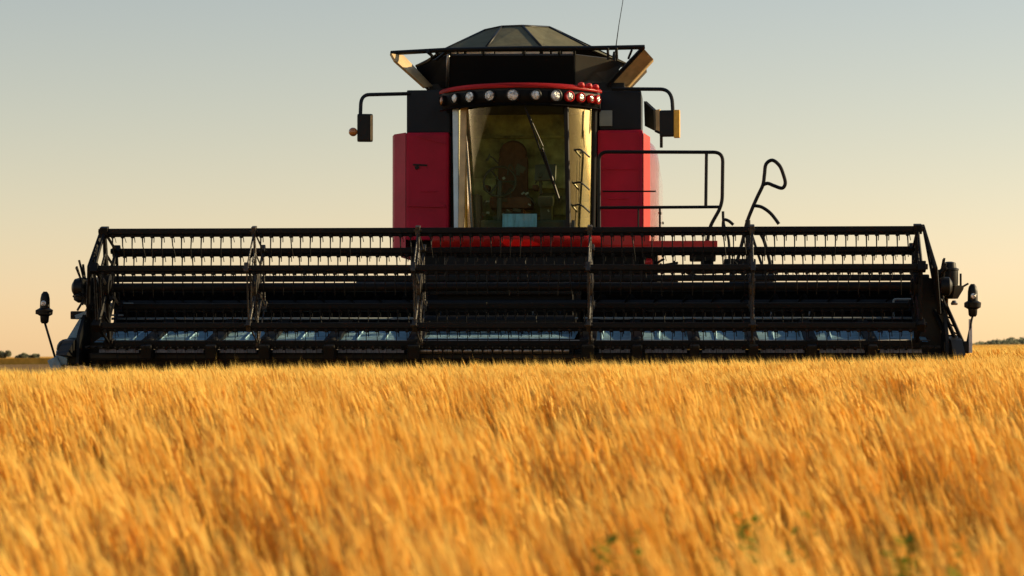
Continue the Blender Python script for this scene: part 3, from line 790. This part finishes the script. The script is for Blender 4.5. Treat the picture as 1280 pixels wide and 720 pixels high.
mb.tube(spline([L(904, 285, ly), L(905, 275, ly), L(911, 276, ly), L(917, 281, ly)], 6), .018, 8)
mb.tube(spline([L(904, 264, ly), L(905, 280, ly), L(911, 300, ly), L(912, 330, ly)], 6), .016, 8)
mb.tube([L(935, 275, ly), L(936, 350, ly)], .03, 8)
mb.build('ladder_handrail', M['black'], plat)
mb = MB(); a = L(915, 330, 2.2)
for s in (0, .45): mb.box((a.x + s, 2.5, 1.35), (.05, .08, 1.3), bevel=.01)
for k in range(4): mb.box((a.x + .225, 2.5, .85 + .3 * k), (.45, .22, .03), bevel=.008)
mb.build('ladder', M['black'], H)

# ================================================================== terrain
def gz(x, y):
    t = np.maximum(0, (-8 - y) / 14.0)
    return .0131 * x - .31 * t ** 1.75
def tag(o, **k):
    for a, b in k.items(): o[a] = b
    return o
xs = np.unique(np.concatenate([np.linspace(-40, 40, 41), np.linspace(-400, 400, 41), np.linspace(-6000, 6000, 25)]))
ys = np.unique(np.concatenate([np.linspace(-40, 20, 61), np.linspace(20, 400, 39), np.linspace(400, 8000, 39), [-300, -120]]))
bm = bmesh.new(); g = [[bm.verts.new((x, y, float(gz(x, min(max(y, -34), 1e9))))) for x in xs] for y in ys]
for a, b in zip(g, g[1:]):
    for k in range(len(xs) - 1): bm.faces.new((a[k], a[k + 1], b[k + 1], b[k])).smooth = True
me = bpy.data.meshes.new('ground'); bm.to_mesh(me); bm.free()
gm = bpy.data.materials.new('field_soil'); gm.use_nodes = True; nt = gm.node_tree; b_ = nt.nodes['Principled BSDF']
b_.inputs['Roughness'].default_value = .95; b_.inputs['Specular IOR Level'].default_value = .1
geo = nt.nodes.new('ShaderNodeNewGeometry'); sep = nt.nodes.new('ShaderNodeSeparateXYZ'); nt.links.new(geo.outputs['Position'], sep.inputs[0])
nz = nt.nodes.new('ShaderNodeTexNoise'); nz.inputs['Scale'].default_value = .9; nz.inputs['Detail'].default_value = 8
nt.links.new(geo.outputs['Position'], nz.inputs['Vector'])
cr = nt.nodes.new('ShaderNodeValToRGB'); cr.color_ramp.elements[0].position = .3; cr.color_ramp.elements[0].color = (.10, .055, .02, 1)
cr.color_ramp.elements[1].position = .7; cr.color_ramp.elements[1].color = (.30, .17, .05, 1)
nt.links.new(nz.outputs['Fac'], cr.inputs[0])
far = nt.nodes.new('ShaderNodeMapRange'); far.inputs['From Min'].default_value = 300; far.inputs['From Max'].default_value = 330
nt.links.new(sep.outputs['Y'], far.inputs['Value'])
mx = nt.nodes.new('ShaderNodeMix'); mx.data_type = 'RGBA'; mx.inputs['B'].default_value = (.62, .30, .05, 1)
nt.links.new(far.outputs['Result'], mx.inputs['Factor']); nt.links.new(cr.outputs[0], mx.inputs['A']); nt.links.new(mx.outputs['Result'], b_.inputs['Base Color'])
me.materials.append(gm); o = bpy.data.objects.new('ground', me); COL.objects.link(o); tag(o, kind='structure')

# ================================================================== crop
def straw_mat(name, c0, c1, c2, trans=.35):
    m = bpy.data.materials.new(name); m.use_nodes = True; nt = m.node_tree; nt.nodes.clear()
    out = nt.nodes.new('ShaderNodeOutputMaterial'); oi = nt.nodes.new('ShaderNodeObjectInfo')
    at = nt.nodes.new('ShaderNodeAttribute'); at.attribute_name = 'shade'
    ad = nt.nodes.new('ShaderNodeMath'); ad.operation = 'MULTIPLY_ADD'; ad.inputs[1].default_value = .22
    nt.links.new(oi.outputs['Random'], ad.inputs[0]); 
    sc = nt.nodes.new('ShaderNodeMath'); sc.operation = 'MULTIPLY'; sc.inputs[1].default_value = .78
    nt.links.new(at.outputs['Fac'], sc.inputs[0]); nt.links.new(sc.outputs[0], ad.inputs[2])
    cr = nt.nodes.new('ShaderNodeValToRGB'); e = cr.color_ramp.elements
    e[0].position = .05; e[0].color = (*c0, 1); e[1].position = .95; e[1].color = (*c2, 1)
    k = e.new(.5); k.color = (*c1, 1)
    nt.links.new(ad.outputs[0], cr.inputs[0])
    d = nt.nodes.new('ShaderNodeBsdfDiffuse'); t = nt.nodes.new('ShaderNodeBsdfTranslucent'); g = nt.nodes.new('ShaderNodeBsdfGlossy'); g.inputs['Roughness'].default_value = .45
    mx = nt.nodes.new('ShaderNodeMixShader'); mx.inputs[0].default_value = trans
    m2 = nt.nodes.new('ShaderNodeMixShader'); m2.inputs[0].default_value = .03
    nt.links.new(cr.outputs[0], d.inputs['Color']); nt.links.new(cr.outputs[0], t.inputs['Color'])
    g.inputs['Color'].default_value = (1, .7, .3, 1)
    nt.links.new(d.outputs[0], mx.inputs[1]); nt.links.new(t.outputs[0], mx.inputs[2])
    nt.links.new(mx.outputs[0], m2.inputs[1]); nt.links.new(g.outputs[0], m2.inputs[2])
    nt.links.new(m2.outputs[0], out.inputs['Surface'])
    return m
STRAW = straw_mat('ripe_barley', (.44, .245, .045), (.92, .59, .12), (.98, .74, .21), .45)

def clump(seed, n, rad, detail, hgt=.75, wide=1.0, hv=.08, es=1.0):
    rd = random.Random(seed); V = []; Fc = []; SH = []
    def ring(c, u, w, r, k, sh):
        b0 = len(V)
        for i in range(k):
            a = 2 * math.pi * i / k; V.append(c + (u * math.cos(a) + w * math.sin(a)) * r); SH.append(sh)
        return b0
    for s in range(n):
        a = rd.uniform(0, 2 * math.pi); r = rad * math.sqrt(rd.random())
        base = Vector((r * math.cos(a) * wide, r * math.sin(a), 0)); h = hgt * (1 - abs(rd.gauss(0, hv))); sh = rd.random()
        lean = Vector((-rd.uniform(-.02, .10) - .02, rd.uniform(-.06, .05), 0)); la = rd.uniform(0, 6.28)
        P = []
        segn = 4 if detail else 2
        for k in range(segn + 1):
            t = k / segn; P.append(base + lean * (t ** 1.8) * h + Vector((0, 0, h * t * (1 - .03 * t))))
        sr = .0020 if detail else .0045
        prev = None
        for k, p in enumerate(P):
            b0 = ring(p, Vector((1, 0, 0)), Vector((0, 1, 0)), sr * (1.3 - .5 * k / segn) * (1.5 if detail == 0 else 1), 3, sh * .5 * k / segn)  # stems darken to the base: dirty brown, canopy shade put into the tone
            if prev is not None:
                for i in range(3): Fc.append((prev + i, prev + (i + 1) % 3, b0 + (i + 1) % 3, b0 + i))
            prev = b0
        # ear, nodding
        d = (P[-1] - P[-2]).normalized(); nod = rd.uniform(.05, .5)
        d2 = (d + Vector((-nod, rd.uniform(-.2, .2), -nod * .25))).normalized()
        el = rd.uniform(.055, .085) * es; er = rd.uniform(.0062, .0085) if detail else .0095
        u = d2.orthogonal().normalized(); w = d2.cross(u); kk = 5 if detail else 3
        prof = ((0, .35), (.18, 1), (.32, .8), (.46, 1.05), (.6, .75), (.75, .8), (1, .15)) if detail else ((0, .4), (.35, 1.1), (1, .2))
        prev = None; tip = P[-1]
        for q, (t, rr) in enumerate(prof):
            c = tip + (d.lerp(d2, t)).normalized() * el * t
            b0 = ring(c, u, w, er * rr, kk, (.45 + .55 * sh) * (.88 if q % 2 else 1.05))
            if prev is not None:
                for i in range(kk): Fc.append((prev + i, prev + (i + 1) % kk, b0 + (i + 1) % kk, b0 + i))
            prev = b0
        # awns
        for q in range(6 if detail else 3):
            t = rd.uniform(.15, .95); c = tip + d.lerp(d2, t).normalized() * el * t
            ad_ = (d2 + Vector((rd.gauss(0, .11), rd.gauss(0, .11), rd.gauss(.0, .1)))).normalized(); ln = rd.uniform(.04, .09) * es
            sd = ad_.orthogonal().normalized() * (.0009 if detail else .0022)
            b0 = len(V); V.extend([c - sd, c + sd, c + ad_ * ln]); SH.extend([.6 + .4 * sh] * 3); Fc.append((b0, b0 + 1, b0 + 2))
        # leaves
        for q in range(2 if detail else 1):
            k0 = rd.uniform(.25, .75); c = base + lean * (k0 ** 1.8) * h + Vector((0, 0, h * k0)); aa = rd.uniform(0, 6.28)
            o_ = Vector((math.cos(aa) - .5, math.sin(aa), 0)) ; ll = rd.uniform(.12, .24); wd = Vector((-math.sin(aa), math.cos(aa), 0)) * .005
            b0 = len(V); pr = None
            for z in range(4):
                t = z / 3; cc_ = c + o_ * ll * t * .7 + Vector((0, 0, ll * (.8 * t - 1.1 * t * t)))
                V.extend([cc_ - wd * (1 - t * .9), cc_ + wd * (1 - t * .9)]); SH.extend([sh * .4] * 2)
                if pr is not None: Fc.append((pr, pr + 1, len(V) - 1, len(V) - 2))
                pr = len(V) - 2
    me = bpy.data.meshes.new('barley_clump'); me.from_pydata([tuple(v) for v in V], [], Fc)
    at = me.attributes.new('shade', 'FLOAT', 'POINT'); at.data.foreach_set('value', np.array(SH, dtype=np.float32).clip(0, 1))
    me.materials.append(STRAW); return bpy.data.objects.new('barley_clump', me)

def noise2(x, y, sc, seed):
    r = np.random.default_rng(seed); v = np.zeros_like(x)
    for k in range(9):
        a = r.uniform(0, 2 * math.pi); f = sc * r.uniform(.5, 1.6); v += np.sin((x * math.cos(a) + y * math.sin(a)) * f + r.uniform(0, 6.28))
    return v / 4.2

def scatter(name, protos, X, Y, scale_xy, scale_z, rotz, tiltx, tilty, **props):
    n = len(X); Z = gz(X, Y)
    me = bpy.data.meshes.new(name); me.from_pydata(np.stack([X, Y, Z], 1).tolist(), [], [])
    def at(nm, typ, arr, fld):
        a = me.attributes.new(nm, typ, 'POINT'); a.data.foreach_set(fld, np.asarray(arr, dtype=np.float32 if typ != 'INT' else np.int32).ravel())
    at('rot', 'FLOAT_VECTOR', np.stack([tiltx, tilty, rotz], 1), 'vector')
    at('scl', 'FLOAT_VECTOR', np.stack([scale_xy, scale_xy, scale_z], 1), 'vector')
    at('pick', 'INT', rng.integers(0, len(protos), n), 'value')
    o = bpy.data.objects.new(name, me); COL.objects.link(o); tag(o, **props)
    ng = bpy.data.node_groups.new(name + '_scatter', 'GeometryNodeTree')
    ng.interface.new_socket('Geometry', in_out='INPUT', socket_type='NodeSocketGeometry'); ng.interface.new_socket('Geometry', in_out='OUTPUT', socket_type='NodeSocketGeometry')
    gi = ng.nodes.new('NodeGroupInput'); go = ng.nodes.new('NodeGroupOutput')
    ip = ng.nodes.new('GeometryNodeInstanceOnPoints'); g2 = ng.nodes.new('GeometryNodeGeometryToInstance')
    for p in protos[::-1]:
        oi = ng.nodes.new('GeometryNodeObjectInfo'); oi.inputs['Object'].default_value = p
        ng.links.new(oi.outputs['Geometry'], g2.inputs[0])
    def na(nm, typ):
        a = ng.nodes.new('GeometryNodeInputNamedAttribute'); a.data_type = typ; a.inputs['Name'].default_value = nm; return a.outputs['Attribute']
    ng.links.new(gi.outputs[0], ip.inputs['Points']); ng.links.new(g2.outputs[0], ip.inputs['Instance'])
    ip.inputs['Pick Instance'].default_value = True
    ng.links.new(na('pick', 'INT'), ip.inputs['Instance Index'])
    er = ng.nodes.new('FunctionNodeEulerToRotation'); ng.links.new(na('rot', 'FLOAT_VECTOR'), er.inputs[0]); ng.links.new(er.outputs[0], ip.inputs['Rotation'])
    ng.links.new(na('scl', 'FLOAT_VECTOR'), ip.inputs['Scale'])
    ng.links.new(ip.outputs[0], go.inputs[0])
    md = o.modifiers.new('scatter', 'NODES'); md.node_group = ng
    return o

near = [clump(100 + i, 13, .10, 1) for i in range(8)]
tufts = [clump(150 + i, 12, .075, 1, hv=.17, es=1.3) for i in range(8)]
farp = [clump(200 + i, 26, .34, 0, wide=1.3) for i in range(6)]
CY = -DIST
def field(y0, y1, dens, margin, xmin=None):
    A = []
    hwid = .2 * (y1 - CY) + margin
    n = int(dens * (y1 - y0) * 2 * hwid)
    X = rng.uniform(-hwid, hwid, n); Y = rng.uniform(y0, y1, n)
    k = np.abs(X) < .2 * (Y - CY) + margin
    if xmin is not None: k &= X > xmin
    return X[k], Y[k]
WEEDS = ((818, 5.6, 648), (1148, 5.4, 662), (962, 6.8, 628))
parts = [field(-26.0, -14, 30, 2.0), field(-14, -.75, 27, 3.5)]
X = np.concatenate([p[0] for p in parts]); Y = np.concatenate([p[1] for p in parts])
big = noise2(X + .35 * Y, Y * .55, 2.2, 5); med = noise2(X + .25 * Y, Y * .6, 7.0, 9); tuft = noise2(X, Y * .8, 22.0, 3)
nearw = np.clip((-8 - Y) / 10, 0, 1)
keep = rng.random(len(X)) > np.clip(-.15 - .6 * tuft - .75 * med - .2 * big, 0, .85) * nearw
for px, dd, py in WEEDS:
    k = (px - CX) / F; dcam = Y + DIST
    keep &= ~((np.abs(X - k * dcam) < .10) & (dcam < dd + .1) & (dcam > dd - 1.4))
X, Y, big, med, nearw, tuft = [v[keep] for v in (X, Y, big, med, nearw, tuft)]
sz = 1 + (.09 * big + .10 * med + .05 * tuft) * nearw + (.012 * big + .012 * med) + np.clip(rng.normal(0, .02, len(X)), -.05, .035) + rng.normal(0, .05, len(X)) * nearw
hump = np.exp(-(((X - .12) / .22) ** 2 + ((Y + 23.2) / .45) ** 2))
sz += .13 * hump
for protos_, q, nm in ((near, Y > -13, 'barley_crop'), (tufts, Y <= -13, 'foreground_barley')):
    x_, y_, w_, b_1, m_1, z_ = [v[q] for v in (X, Y, nearw, big, med, sz)]; n = len(x_)
    scatter(nm, protos_, x_, y_, rng.uniform(.8, 1.05, n), z_, rng.normal(0, .3, n), rng.normal(0, .05, n), -w_ * .09 + .04 * m_1 + .04 * b_1 + rng.normal(0, .04, n), kind='stuff')
parts = [field(-.5, 30, 7, 4, 5.0), field(30, 110, 3.0, 8, 5.0)]
X = np.concatenate([p[0] for p in parts]); Y = np.concatenate([p[1] for p in parts]); n = len(X)
k = X > 5.0 + (Y > 2) * 0.0
scatter('uncut_barley', farp, X, Y, rng.uniform(.9, 1.3, n), 1 + rng.normal(0, .05, n), rng.normal(0, .5, n), rng.normal(0, .05, n), rng.normal(-.05, .05, n), kind='stuff')

# far field canopy (a low raised sheet of standing crop)
def canopy(name, x0, x1, y0, y1, h, col, n1):
    bm = bmesh.new(); xs = np.linspace(x0, x1, 120); ys = y0 * (y1 / y0) ** np.linspace(0, 1, 60)
    g = []
    for y in ys:
        sp = .12 + y * .0002
        g.append([bm.verts.new((x, y, float(gz(x, y)) + h + random.uniform(-sp, sp) * .3)) for x in xs])
    for a, b in zip(g, g[1:]):
        for k in range(len(xs) - 1): bm.faces.new((a[k], a[k + 1], b[k + 1], b[k])).smooth = True
    lo = [bm.verts.new((v.co.x, v.co.y, v.co.z - h - .1)) for v in g[0]]
    for k in range(len(xs) - 1): bm.faces.new((lo[k], lo[k + 1], g[0][k + 1], g[0][k]))
    lo2 = [bm.verts.new((r[0].co.x, r[0].co.y, r[0].co.z - h - .1)) for r in g]
    for k in range(len(ys) - 1): bm.faces.new((lo2[k + 1], lo2[k], g[k][0], g[k + 1][0]))
    me = bpy.data.meshes.new(name); bm.to_mesh(me); bm.free()
    me.materials.append(mat(name + '_straw', col, .9, spec=.1, noise=.35, nscale=.6)); o = bpy.data.objects.new(name, me); COL.objects.link(o); tag(o, kind='stuff'); return o
canopy('distant_barley', 12, 700, 108, 2500, .74, (.66, .33, .05), 0)
canopy('distant_ripe_field', -900, -18, 300, 2500, .72, (.66, .33, .05), 0)

# ================================================================== weeds
leafm = straw_mat('weed_leaf', (.07, .12, .012), (.14, .21, .02), (.26, .31, .04), .4)
def weed(px, dd, py, hgt, label, seed):
    rd = random.Random(seed); x = (px - CX) / F * dd; y = CY + dd; z = float(gz(x, y)); V = []; Fc = []
    topz = EYE + (HY - py) / F * dd; hgt = topz - z
    for s in range(7):
        b = Vector((rd.gauss(0, .035), rd.gauss(0, .03), 0)); tp = b + Vector((rd.gauss(-.02, .05), rd.gauss(0, .05), hgt * rd.uniform(.8, 1)))
        b0 = len(V); w = Vector((.003, 0, 0)); V.extend([b - w, b + w, tp + w * .3, tp - w * .3]); Fc.append((b0, b0 + 1, b0 + 2, b0 + 3))
        for k in range(60):
            t = rd.uniform(.55, 1); c = b.lerp(tp, t); a = rd.uniform(0, 6.28); d = Vector((math.cos(a), math.sin(a), rd.uniform(-.2, .7))).normalized()
            ln = rd.uniform(.02, .045); sd = d.cross(Vector((0, 0, 1))).normalized() * ln * .3
            b0 = len(V); V.extend([c, c + d * ln * .5 + sd, c + d * ln, c + d * ln * .5 - sd]); Fc.append((b0, b0 + 1, b0 + 2, b0 + 3))
    me = bpy.data.meshes.new('weed'); me.from_pydata([tuple(v) for v in V], [], Fc); me.materials.append(leafm)
    at = me.attributes.new('shade', 'FLOAT', 'POINT'); at.data.foreach_set('value', np.random.default_rng(seed).random(len(V)).astype(np.float32))
    o = bpy.data.objects.new('weed', me); COL.objects.link(o); o.location = (x, y, z); tag(o, label=label, category='weed')
weed(*WEEDS[0], .6, 'blurred slender green weed low in the barley below the cab', 1)
weed(*WEEDS[1], .6, 'blurred leafy green weed in the barley near the bottom right corner', 2)
weed(*WEEDS[2], .6, 'faint dark green weed deep in the barley between the two brighter weeds', 3)

# ================================================================== trees far off
trunkm = mat('bark', (.08, .06, .04), .9, noise=.3); crownm = mat('hazed_foliage', (.15, .16, .10), .9, noise=.4, nscale=1.5, spec=.1)  # air haze put into the crown colour, paler and greyer
def leaves(V, Fc, c, rx, rz, n, rd, size):
    for k in range(n):
        a = rd.uniform(0, 6.28); u = rd.uniform(-1, 1); r = rd.random() ** .4; q = math.sqrt(1 - u * u)
        p = c + Vector((rx * r * q * math.cos(a), rx * r * q * math.sin(a), rz * r * u))
        d = Vector((rd.gauss(0, 1), rd.gauss(0, 1), rd.gauss(0, 1))).normalized() * size; e = d.orthogonal().normalized() * size * .7
        b0 = len(V); V.extend([p - d, p + e, p + d, p - e]); Fc.append((b0, b0 + 1, b0 + 2, b0 + 3))
def rawobj(nm, V, Fc, m, parent=None):
    me = bpy.data.meshes.new(nm); me.from_pydata([tuple(v) for v in V], [], Fc); me.materials.append(m)
    o = bpy.data.objects.new(nm, me); COL.objects.link(o); o.parent = parent; return o
def tree(px, top, wpx, dd, label, seed, name='tree'):
    rd = random.Random(seed); x = (px - CX) / F * dd; y = CY + dd; z = float(gz(x, y))
    hz = HY - .0131 * (px - CX)                         # horizon row there
    h = max(1.5, (hz - top) / F * dd + EYE + .0131 * x - z); w = wpx / F * dd / 2
    root = bpy.data.objects.new(name, None); COL.objects.link(root); root.location = (x, y, z); tag(root, label=label, category='tree')
    mb = MB(); mb.tube([(0, 0, -.3), (.1, 0, h * .3), (0, .1, h * .7)], .2, 8, radii=[h * .035, h * .025, h * .01])
    for k in range(4): mb.tube([(0, 0, h * (.3 + .1 * k)), (w * .5 * math.cos(k * 2), w * .4 * math.sin(k * 2), h * (.5 + .1 * k))], .1, 6, radii=[h * .015, h * .006])
    mb.build('trunk', trunkm, root)
    V, Fc = [], []
    for k in range(9):
        c = Vector((rd.uniform(-.65, .65) * w, rd.uniform(-.4, .4) * w, h * rd.uniform(.38, .8)))
        leaves(V, Fc, c, w * rd.uniform(.25, .45), h * rd.uniform(.12, .2), 170, rd, .10 * w + .12)
    rawobj('crown', V, Fc, crownm, root)
tree(5, 437, 22, 420, 'tallest of the far trees at the left edge of the picture', 31)
tree(27, 441, 16, 430, 'low round far tree second from the left edge of the picture', 32)
tree(43, 442, 18, 440, 'small far tree closest to the left end of the harvester header', 33)
V, Fc = [], []; rd = random.Random(5)
for k in range(150):
    px = 1212 + 110 * rd.random(); dd = 900 + rd.uniform(-40, 40); x = (px - CX) / F * dd; y = CY + dd; z = float(gz(x, y))
    hh = rd.uniform(.55, 1.0) * (1.0 + 2.0 * min(1, (px - 1205) / 50)) * (.75 + .25 * math.sin(px * .35))
    leaves(V, Fc, Vector((x, y, z + hh * .6)), rd.uniform(1.5, 3), hh * .6, 60, rd, .55)
tag(rawobj('far_woodland', V, Fc, crownm), kind='stuff', label='low grey green belt of woodland on the horizon at right')

# ================================================================== light, sky, camera
SUN_AZ, SUN_EL = 14.0, 20.0      # degrees from +x towards +y
sd = Vector((math.cos(R(SUN_AZ)) * math.cos(R(SUN_EL)), math.sin(R(SUN_AZ)) * math.cos(R(SUN_EL)), math.sin(R(SUN_EL))))
sl = bpy.data.lights.new('sun', 'SUN'); sl.energy = 5.0; sl.angle = R(.53); sl.color = (1, .78, .44)
so = bpy.data.objects.new('sun', sl); COL.objects.link(so); so.rotation_euler = sd.to_track_quat('Z', 'Y').to_euler(); so.location = (30, 5, 20)
w = bpy.data.worlds.new('World'); S.world = w; w.use_nodes = True; nt = w.node_tree; bg = nt.nodes['Background']
sky = nt.nodes.new('ShaderNodeTexSky'); sky.sky_type = 'NISHITA'; sky.sun_disc = False
sky.sun_elevation = R(SUN_EL); sky.sun_rotation = R(90 - SUN_AZ); sky.air_density = 1.2; sky.dust_density = .12; sky.ozone_density = .9
bg.inputs['Strength'].default_value = .095
tcw = nt.nodes.new('ShaderNodeTexCoord'); sw = nt.nodes.new('ShaderNodeSeparateXYZ'); nt.links.new(tcw.outputs['Generated'], sw.inputs[0])
mrw = nt.nodes.new('ShaderNodeMapRange'); mrw.inputs['From Max'].default_value = .4; nt.links.new(sw.outputs['Z'], mrw.inputs['Value'])
tr = nt.nodes.new('ShaderNodeValToRGB'); tr.color_ramp.interpolation = 'CARDINAL'; el = tr.color_ramp.elements   # tint of the dusty evening air by height
el[0].position = 0; el[0].color = (1.05, .90, 1.04, 1); el[1].position = 1; el[1].color = (.90, .86, .86, 1)
for p_, c_ in ((.17, (1.22, .868, .90, 1)), (.34, (1.02, .85, .83, 1))): q_ = el.new(p_); q_.color = c_
nt.links.new(mrw.outputs['Result'], tr.inputs[0])
tm = nt.nodes.new('ShaderNodeMix'); tm.data_type = 'RGBA'; tm.blend_type = 'MULTIPLY'; tm.inputs['Factor'].default_value = 1
nt.links.new(tr.outputs[0], tm.inputs['B']); nt.links.new(sky.outputs[0], tm.inputs['A']); nt.links.new(tm.outputs['Result'], bg.inputs['Color'])

cd = bpy.data.cameras.new('camera'); co = bpy.data.objects.new('camera', cd); COL.objects.link(co); S.camera = co
cd.sensor_width = 36; cd.lens = F / 1280 * 36; cd.clip_start = .1; cd.clip_end = 20000
co.location = (0, -DIST, EYE); co.rotation_euler = (R(90) + math.atan((HY - 360) / F), 0, 0)
cd.dof.use_dof = True; cd.dof.focus_distance = 28.5; cd.dof.aperture_fstop = 4.8
S.view_settings.view_transform = 'Standard'; S.view_settings.look = 'None'; S.view_settings.exposure = .46; S.view_settings.gamma = 1
S.render.engine = 'CYCLES'; S.cycles.use_denoising = True; S.cycles.max_bounces = 10; S.cycles.diffuse_bounces = 8; S.cycles.transparent_max_bounces = 12
